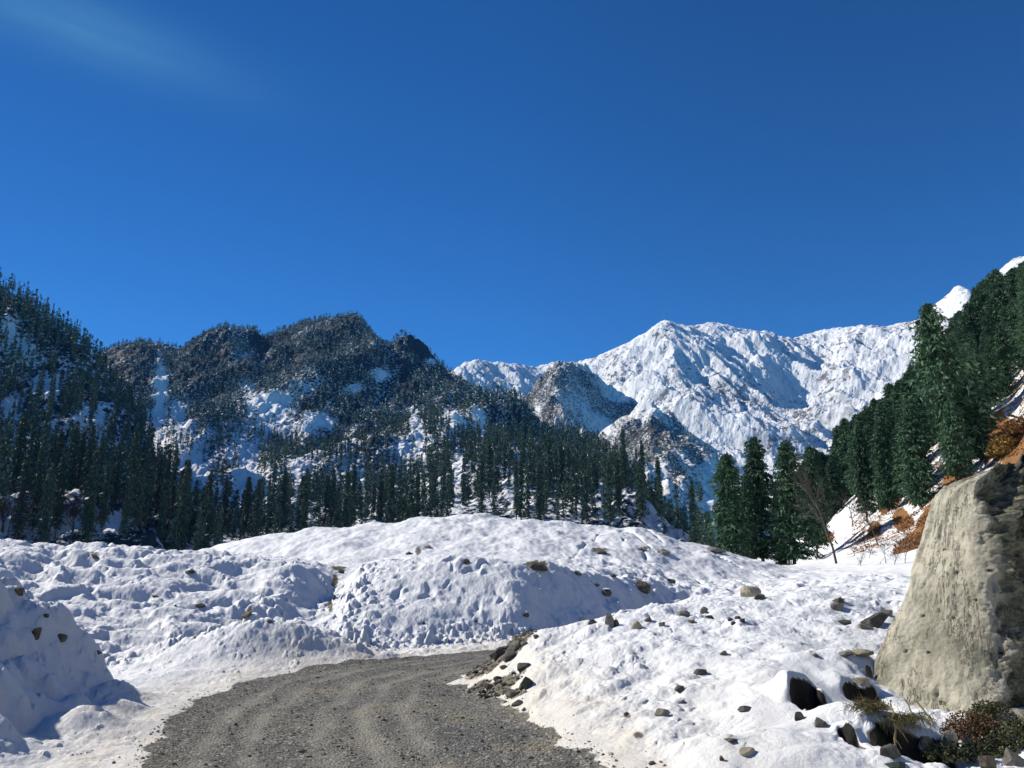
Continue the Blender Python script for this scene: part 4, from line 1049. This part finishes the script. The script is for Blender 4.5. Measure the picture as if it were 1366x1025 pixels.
# on the ploughed bank
R_(26, 789, 15, 8, 'dark', 'forked black rock near the top of the shaded roadside bank', 610, 0, 12)
R_(48, 845, 11, 14, 'dark', 'black wedge rock in the shaded face of the roadside bank', 611, 0, 20)
R_(82, 851, 14, 7, 'dark', 'dark slanting rock beside the black wedge in the roadside bank', 612, 0, 38)
R_(131, 870, 8, 5, 'dark', 'small dark rock low on the shaded roadside bank', 613)
R_(62, 822, 7, 4, 'dark', 'little dark rock above the black wedge in the roadside bank', 614)

for px, py, w, h, lab, sd in ((1066, 956, 14, 12, 'small dark angular stone on the snow just before the larger hole', 901), (1094, 964, 16, 12, 'dark block on the snow between the larger hole and the grass tuft', 902), (1186, 1002, 26, 18, 'grey block at the lower edge of the big hole below the stems', 903), (1238, 996, 28, 20, 'dark block at the end of the big hole beside the leafy scrub', 904)):
    R_(px, py, w, h, 'dark', lab, sd)
# --- the big boulder
def boulder():
    Lp = [(1150, 960), (1155, 930), (1163, 885), (1183, 838), (1203, 803), (1212, 762), (1224, 728), (1238, 692), (1250, 658), (1262, 642), (1277, 629)]
    Ap = [(1325, 985), (1335, 930), (1342, 880), (1338, 820), (1324, 755), (1308, 700), (1299, 660), (1297, 640), (1299, 628)]
    dL, dA = 10.9, 9.15
    L3 = np.array([at(px, py, dL + .0 * k) for k, (px, py) in enumerate(Lp)])
    A3 = np.array([at(px, py, dA + .75 * k / len(Ap)) for k, (px, py) in enumerate(Ap)])
    zt = 3.38
    nz_, nt = 420, 720
    zs = np.concatenate([np.linspace(-.35, 2.85, 330), 2.85 + (zt - 2.85) * (np.linspace(0, 1, 91)[1:])])
    th = np.linspace(0, 2 * math.pi, nt, endpoint=False)
    V = np.zeros((nz_, nt, 3)); ru = np.zeros((nz_, nt)); side = np.zeros((nz_, nt))
    for i, z in enumerate(zs):
        zz = min(z, 3.27)
        l = np.array([np.interp(zz, L3[:, 2], L3[:, 0]), dL]); a = np.array([np.interp(zz, A3[:, 2], A3[:, 0]), np.interp(zz, A3[:, 2], A3[:, 1])])
        lo = zz / 3.4
        r_ = np.array([9.3 - .5 * lo, 11.4]); b = np.array([8.1 - .2 * lo, 13.4 - .6 * lo]); m_ = np.array([l[0] + .9, 12.1 - .3 * lo])
        P = np.array([l, a, r_, b, m_])
        c = np.array([7.35, 11.0])
        q = np.full(nt, 99.0); dirx, diry = np.cos(th), np.sin(th); seg = np.zeros(nt)
        for k in range(5):
            p0, p1 = P[k] - c, P[(k + 1) % 5] - c; e = p1 - p0
            den = dirx * e[1] - diry * e[0]
            with np.errstate(divide='ignore', invalid='ignore'):
                t = (p0[0] * e[1] - p0[1] * e[0]) / den; u = (p0[0] * diry - p0[1] * dirx) / den
            ok = (t > 0) & (u >= -1e-6) & (u <= 1 + 1e-6) & (t < q)
            q = np.where(ok, t, q); seg = np.where(ok, k, seg)
        kk = 7; w = np.exp(-.5 * (np.arange(-20, 21) / kk) ** 2); w /= w.sum()
        q = np.convolve(np.concatenate([q[-20:], q, q[:20]]), w, 'valid')
        rm = np.convolve(np.concatenate([(seg == 1)[-20:], (seg == 1), (seg == 1)[:20]]).astype(float), w, 'valid')
        if z > 2.85: q = q * np.sqrt(np.clip(1 - ((z - 2.85) / (zt - 2.85 + .0005)) ** 3.2, 0, 1))
        V[i, :, 0] = c[0] + q * dirx; V[i, :, 1] = c[1] + q * diry; V[i, :, 2] = z; ru[i] = rm
    s = np.concatenate([[0], np.cumsum(np.hypot(np.diff(V[200, :, 0]), np.diff(V[200, :, 1])))])[None, :] * np.ones((nz_, 1)); zz = zs[:, None] * np.ones((1, nt))
    n = grid_normals(V[..., 0], V[..., 1], V[..., 2])
    du = np.gradient(V, axis=1); dv = np.gradient(V, axis=0); n = np.cross(du, dv); n /= np.maximum(np.linalg.norm(n, axis=-1, keepdims=True), 1e-9)
    disp = .040 * fbm(s / 1.3, zz / 1.6, 701, 3) + .016 * fbm(s / .22, zz / .55, 703, 4, .6) + .010 * fbm(s / .06, zz / .10, 705, 3, .6)
    crack = ridged(s / .9 + .25 * noise2(s / .4, zz / .8, 709), zz / 3.2, 707, 2)
    disp -= .05 * sstep(1.30, 1.46, crack) * sstep(-.2, .3, fbm(s / .7, zz / .8, 711, 2))
    disp -= .05 * np.exp(-((s - 2.0 - .12 * zz - .1 * noise2(zz * 2, s, 4)) / .05) ** 2) * sstep(.6, 1.0, zz) * sstep(3.2, 2.6, zz) * 0
    rrough = ridged(s / .50 + zz * .20, zz / 1.1 - s * .2, 713, 5, .55) - 1
    ruw = np.clip(ru + .30 * fbm(s / .35, zz / .45, 719, 3) * (ru > .02) * (ru < .98), 0, 1)
    disp += ruw * (.28 * rrough + .08 * fbm(s / .16, zz / .16, 717, 4, .6))
    def facet(x, y, sc, seed):
        x = x / sc; y = y / sc; xi = np.floor(x); yi = np.floor(y); best = np.full(x.shape, 9.0); val = np.zeros(x.shape)
        for dx in (-1, 0, 1):
            for dy in (-1, 0, 1):
                h = _h(xi + dx, yi + dy, seed); ox = (h & 0xFFFF) / 65536.0; oy = (h >> 16) / 65536.0
                px_, py_ = x - xi - dx - ox, y - yi - dy - oy; d = np.hypot(px_, py_)
                v_ = (((h >> 3) & 255) / 255.0 - .5) * 1.3 * px_ + (((h >> 11) & 255) / 255.0 - .5) * 1.3 * py_ + ((h & 127) / 127.0 - .5) * .7
                val = np.where(d < best, v_, val); best = np.minimum(best, d)
        return val
    wob_ = .12 * fbm(s / .4, zz / .4, 731, 3)
    disp += (.055 * facet(s + wob_, zz * .62 + wob_, .62, 733) + .020 * facet(s + wob_, zz * .7 - wob_, .21, 735)) * (1 + .8 * ruw)
    V = V + n * disp[..., None]
    pits = worley(s / .30, zz / .30, 723); spot = ((pits[0] < .07) & (pits[1] > .55)).astype(float)
    V = V - n * (spot * .025)[..., None]
    Fq = grid_faces(nz_, nt, True)
    t = NT('boulder_stone', .85, .2)
    rm = t.attr('rough'); sp_ = t.attr('spot')
    c = t.mix(t.ramp(t.noise(1.6, 7, .66), .34, .66), (.29, .283, .222), (.60, .585, .475))
    c = t.mix(t.ramp(t.noise(1.0, 6, .62, stretch=(3, 3, .6)), .54, .68), c, (.19, .195, .155))
    c = t.mix(t.ramp(t.noise(6.5, 8, .75), .60, .74), c, (.15, .148, .12))
    c = t.mix(t.ramp(t.noise(2.6, 4, .6, stretch=(2.5, 2.5, .35)), .63, .72), c, (.19, .19, .14))
    moss = t.mix(t.ramp(t.noise(4.5, 8, .75), .36, .64), (.03, .036, .032), (.20, .20, .145))
    moss = t.mix(t.ramp(t.noise(2.1, 6, .7), .56, .66), moss, (.38, .36, .26))
    f = t.ramp(t.math('ADD', rm, t.math('MULTIPLY', t.math('SUBTRACT', t.noise(2.2, 7, .7), .5), .8)), .36, .56)
    c = t.mix(f, c, moss)
    c = t.mix(sp_, c, (.03, .03, .025))
    nn = t.bump(t.noise(7, 10, .78), 1.0, .05); nn = t.bump(t.noise(34, 6, .7), .9, .012, nn)
    spk = t.noise(24, 5, .7); c = t.mix(t.ramp(spk, .58, .70), c, t.mix(.5, c, (.10, .095, .07))); c = t.mix(t.ramp(spk, .40, .32), c, t.mix(.4, c, (.75, .72, .58)))
    ck = t.noise(3.0, 6, .7, stretch=(1.6, 1.6, .22)); ckm = t.ramp(t.math('ABSOLUTE', t.math('SUBTRACT', ck, .5)), .0, .018, 1.0, 0.0); ckm = t.math('MULTIPLY', ckm, t.ramp(t.noise(1.4, 3), .46, .56)); c = t.mix(t.math('MULTIPLY', ckm, .8), c, (.06, .057, .045)); nn = t.bump(ckm, .8, -.02, nn)
    m = t.done(c, nn)
    o = link('boulder', new_mesh('boulder', V.reshape(-1, 3), Fq, True, {'rough': ru.ravel(), 'spot': spot.ravel()}, [m]))
    tag(o, 'huge pale grey boulder with smooth sunlit face and dark mossy broken side', 'boulder')
boulder()

# ------------------------------------------------------------------ gravel scattered on the road
g = np.random.default_rng(77)
P = []
while len(P) < 15000:
    x = g.uniform(-5.5, 2.0, 4000); y = 6.2 + 13 * g.random(4000) ** 1.7
    d = poly_dist(x, y, poly) + .25 * g.normal(0, 1, 4000) * (g.random(4000) < .3)
    for a, b, c in zip(x, y, d):
        if c < .12: P.append((a, b))
P = np.array(P[:15000])
cut = np.nonzero((dirt_shade.ravel() > .5) & (dirt_shade.ravel() < 1.0) & (R2.ravel() < 17.5) & (PX.ravel() < 735) & (PX.ravel() > 600))[0]
cut = g.choice(cut, 700); P = np.vstack([P, Vall[cut][:, :2] + g.normal(0, .03, (700, 2))])
zp = GF.z(P[:, 0], P[:, 1])
bV, bF = ICO[1]
sz = .0045 + .008 * g.random(len(P)) ** 2 + .024 * g.random(len(P)) ** 14
sz[:15000] *= np.where((track[(np.abs(np.interp(np.hypot(P[:15000, 0], P[:15000, 1]), ROWS, np.arange(len(ROWS))))).astype(int), np.interp(np.arctan2(P[:15000, 0], P[:15000, 1]), AZ, np.arange(len(AZ))).astype(int)] > .35) & (g.random(15000) < .8), .25, 1.0)
sz[15000:] = .014 + .05 * g.random(700) ** 3
V = bV[None] * g.uniform(.55, 1.25, (len(P), len(bV), 1)) * (sz[:, None, None] * g.uniform(.7, 1.3, (len(P), 1, 3)) * np.array((1, 1, .75)))
V += np.stack([P[:, 0], P[:, 1], zp + sz * .15], 1)[:, None, :]
Fg = (bF[None] + (np.arange(len(P)) * len(bV))[:, None, None]).reshape(-1, 3)
tg = NT('loose_stones', .9, .2)
tone = (g.random(len(P)) ** 1.3).repeat(len(bV))
mg = tg.done(tg.mix(tg.attr('tone'), (.03, .032, .03), (.36, .34, .28)))
gv = link('gravel', new_mesh('gravel', V.reshape(-1, 3), Fg, False, {'tone': tone}, [mg])); gv['kind'] = 'stuff'; tag(gv, 'loose grey gravel strewn over the unpaved road', 'gravel')

# ------------------------------------------------------------------ dry grass, stems and leafy scrub at the boulder's foot
def blades(seed, n, spread, L, droop, dirv=(0, 0, 1), w=.0035):
    g = np.random.default_rng(seed); V = []; T = []
    for i in range(n):
        b = np.array((g.normal(0, spread[0]), g.normal(0, spread[1]), g.normal(0, spread[2]) * .5))
        d = np.array(dirv) + g.normal(0, .55, 3); d /= np.linalg.norm(d); l = L * g.uniform(.4, 1.2); k = len(V)
        sd = np.cross(d, g.normal(0, 1, 3)); sd /= np.linalg.norm(sd); p = b
        for s in range(5):
            ww = w * (1 - s / 4.6); V += [p + sd * ww, p - sd * ww]; d = d + np.array((0, 0, -droop)); d /= np.linalg.norm(d); p = p + d * l / 4
        for s in range(4):
            a = k + s * 2; T += [(a, a + 1, a + 3), (a, a + 3, a + 2)]
    return np.array(V), np.array(T)
M_STRAW = mat_plain('dry_grass_blades', (.20, .15, .07), (.42, .34, .18), 9)
M_OLIVE = mat_plain('olive_grass_blades', (.07, .07, .03), (.20, .18, .08), 9)
def tuft(px, py, seed, n, spread, L, droop, dirv, mat, label, dz=0.0, w=.0035, name='grass_tuft', cat_='grass'):
    p = GF.hit(px, py); v, t = blades(seed, n, spread, L, droop, dirv, w)
    o = link(name, new_mesh(name, v, t, True, None, [mat]), None, p + np.array((0, 0, dz))); tag(o, label, cat_)
tuft(1160, 950, 801, 900, (.10, .05, .05), .10, .28, (-.5, -.4, .5), M_OLIVE, 'olive dry grass tuft at the left foot of the boulder', .05)
tuft(1208, 968, 802, 600, (.11, .04, .03), .16, .45, (.2, -.6, .0), M_OLIVE, 'brown grass fringe hanging over the big hole beneath the boulder', .08)
tuft(1290, 945, 803, 700, (.18, .06, .05), .10, .2, (0, -.4, .7), M_OLIVE, 'low mossy grass strip along the front foot of the boulder', .05)
tuft(1345, 930, 804, 600, (.12, .06, .05), .10, .2, (0, -.4, .7), M_OLIVE, 'mossy grass where the dark side of the boulder meets the scrub', .05)

def stem(px, py, px2, py2, label, seed):
    p = GF.hit(px, py) + np.array((0, -.05, .16)); L = (py2 - py) / F * 8.2
    g = np.random.default_rng(seed); n = 9
    pts = np.stack([np.linspace(0, (px2 - px) / F * 8.2, n) + g.normal(0, .012, n), -.12 * np.sin(np.linspace(0, 1.6, n)), -np.linspace(0, L, n)], 1)
    parts = [tube(pts, np.linspace(.011, .006, n), 5)]
    for k in range(3, n, 1):
        d = g.normal(0, .05, 3); d[2] = -abs(d[2]); parts.append(tube([pts[k], pts[k] + d, pts[k] + d * 1.7 + (0, 0, -.03)], (.004, .003, .002), 4))
    v, f = cat(parts); o = link('dead_stem', new_mesh('dead_stem', v, f, True, None, [M_STRAW]), None, p); tag(o, label, 'stem')
stem(1188, 958, 1180, 1012, 'pale dead stem hanging straight into the big hole, nearest the open snow', 811)
stem(1208, 952, 1212, 1010, 'thicker dead stem hanging in the middle of the big hole', 812)
stem(1222, 955, 1243, 1000, 'slanting dead stem at the boulder side of the big hole', 813)

def leafy(seed, n, size, leaf):
    g = np.random.default_rng(seed)
    parts = []
    C = g.normal(0, 1, (n, 3)); C /= np.linalg.norm(C, axis=1, keepdims=True); C *= g.random((n, 1)) ** .4 * np.array(size); C[:, 2] = np.abs(C[:, 2])
    C += (fbm(C[:, 0] * 9, C[:, 1] * 9 + C[:, 2] * 5, seed, 2) * .05)[:, None] * np.array((1, 1, .6))
    d = g.normal(0, 1, (n, 3)); d /= np.linalg.norm(d, axis=1, keepdims=True); u = np.cross(d, g.normal(0, 1, (n, 3))); u /= np.linalg.norm(u, axis=1, keepdims=True)
    s = leaf * g.uniform(.5, 1.3, (n, 1))
    V = np.stack([C - d * s, C + u * s * .45, C + d * s, C - u * s * .45], 1).reshape(-1, 3); i = np.arange(n) * 4
    T = np.concatenate([np.stack([i, i + 1, i + 2], 1), np.stack([i, i + 2, i + 3], 1)])
    return V, T, np.clip(g.normal(.45, .28, n), 0, 1).repeat(4)
M_LEAF = mat_foliage('scrub_leaves', (.022, .030, .016), (.13, .14, .07))
M_LEAF_B = mat_foliage('brown_scrub_leaves', (.045, .026, .015), (.17, .11, .06))
for i, (px, py, sz_, n, m, lab) in enumerate((
    (1300, 985, (.26, .18, .20), 1500, M_LEAF_B, 'brownish leafy shrub between the big hole and the boulder scrub'),
    (1325, 965, (.22, .16, .18), 1300, M_LEAF, 'dark green leafy shrub against the foot of the boulder'),
    (1340, 1005, (.24, .18, .20), 1500, M_LEAF, 'small leaved grey green shrub in the bottom corner below the pale stones'),
    (1270, 1012, (.22, .14, .12), 900, M_LEAF, 'low green creeper at the rim of the big hole'),
    (1364, 985, (.16, .16, .16), 900, M_LEAF, 'leafy shrub at the outer edge beyond the pale stones'))):
    p = GF.hit(px, py); V, T, tone = leafy(830 + i, int(n * 1.9), tuple(v * 1.3 for v in sz_), .018)
    o = link('leafy_shrub', new_mesh('leafy_shrub', V, T, False, {'tone': tone}, [m]), None, p); tag(o, lab, 'shrub')
R_(1352, 958, 46, 20, 'beige', 'pale smooth stone right under the dark side of the boulder', 850, 0, -10)
R_(1268, 985, 20, 26, 'beige', 'upright pale stone at the side of the big hole', 851, 0, 25)
R_(1322, 995, 18, 22, 'beige', 'narrow pale stone among the leafy scrub', 852, 0, -20)
R_(1352, 1012, 26, 22, 'grey', 'grey stone in the bottom corner of the scrub', 853)
R_(1318, 1018, 22, 16, 'brown', 'yellowish brown stone at the bottom of the scrub', 854)
R_(1195, 1020, 26, 8, 'green', 'dark mossy stone in the snow below the big hole', 855)
R_(1150, 908, 22, 8, 'beige', 'pale stone ledge in front of the hole next to the boulder', 856)
R_(1158, 895, 10, 16, 'dark', 'dark upright stone inside the hole next to the boulder', 857)

# rusty bracken on the hillside, and the autumn shrub
rust *= .25 + 1.0 * sstep(-.25, .2, fbm(Xg / 1.5, Yg / 1.5, 171, 4, .6))
mask = (rust.ravel() > .50) & (R2.ravel() < 150)
idx = np.nonzero(mask)[0]; wgt = R2.ravel()[idx] ** 2 * rust.ravel()[idx]; g = np.random.default_rng(9)
NB = 24000
k = g.choice(idx, NB, p=wgt / wgt.sum())
C = Vall[k] + g.normal(0, .12, (NB, 3)) * (1, 1, 0)
C[:, 2] += g.uniform(.0, .16, NB); d = g.normal(0, .7, (NB, 3)); d[:, 2] += .5; d /= np.linalg.norm(d, axis=1, keepdims=True)
u = np.cross(d, g.normal(0, 1, (NB, 3))); u /= np.linalg.norm(u, axis=1, keepdims=True); s = g.uniform(.07, .20, (NB, 1))
V = np.stack([C - d * s, C + u * s * .35, C + d * s, C - u * s * .35], 1).reshape(-1, 3); i = np.arange(NB) * 4
T = np.concatenate([np.stack([i, i + 1, i + 2], 1), np.stack([i, i + 2, i + 3], 1)])
M_RUST = mat_foliage('rusty_bracken', (.09, .050, .022), (.36, .19, .075))
o = link('bracken', new_mesh('bracken', V, T, False, {'tone': np.clip(g.normal(.45, .28, NB), 0, 1).repeat(4)}, [M_RUST])); o['kind'] = 'stuff'; tag(o, 'rusty orange dead bracken patches on the snowy hillside', 'bracken')
M_YELLOW = mat_foliage('autumn_leaves', (.16, .10, .025), (.42, .28, .08))
for px, py, sz_, lab in ((1340, 607, (1.7, 1.2, 2.0), 'golden autumn shrub rising just behind the top of the boulder'), (1362, 580, (1.8, 1.4, 1.8), 'orange shrub on the hillside at the photo edge above the boulder')):
    p = GF.hit(px, py, 40)
    if p is None: continue
    V, T, tone = leafy(870 + px, 1500, sz_, .16); o = link('autumn_shrub', new_mesh('autumn_shrub', V, T, False, {'tone': tone}, [M_YELLOW if px < 1350 else M_RUST]), None, p); tag(o, lab, 'shrub')

# ------------------------------------------------------------------ thin blue mountain air
hz = np.array([(-7500, -600), (7500, -600), (7500, 7000), (-7500, 7000)], float)
HV = np.array([(x, y, z) for z in (float(Vall[:, 2].min()) - 1.5, 2300.0) for x, y in hz])
HV[:4, 2] = min(HV[0, 2], -20)
HF = np.array([(0, 3, 2, 1), (4, 5, 6, 7), (0, 1, 5, 4), (1, 2, 6, 5), (2, 3, 7, 6), (3, 0, 4, 7)])
hm = bpy.data.materials.new('mountain_air'); hm.use_nodes = True
hn = hm.node_tree.nodes; hn.clear()
ho = hn.new('ShaderNodeOutputMaterial'); pv = hn.new('ShaderNodeVolumePrincipled')
pv.inputs['Color'].default_value = (.14, .42, 1.0, 1); pv.inputs['Density'].default_value = 4.5e-5; pv.inputs['Anisotropy'].default_value = 0.0
hm.node_tree.links.new(pv.outputs[0], ho.inputs['Volume'])
ha = link('haze', new_mesh('haze', HV, HF, False, None, [hm])); ha['kind'] = 'stuff'
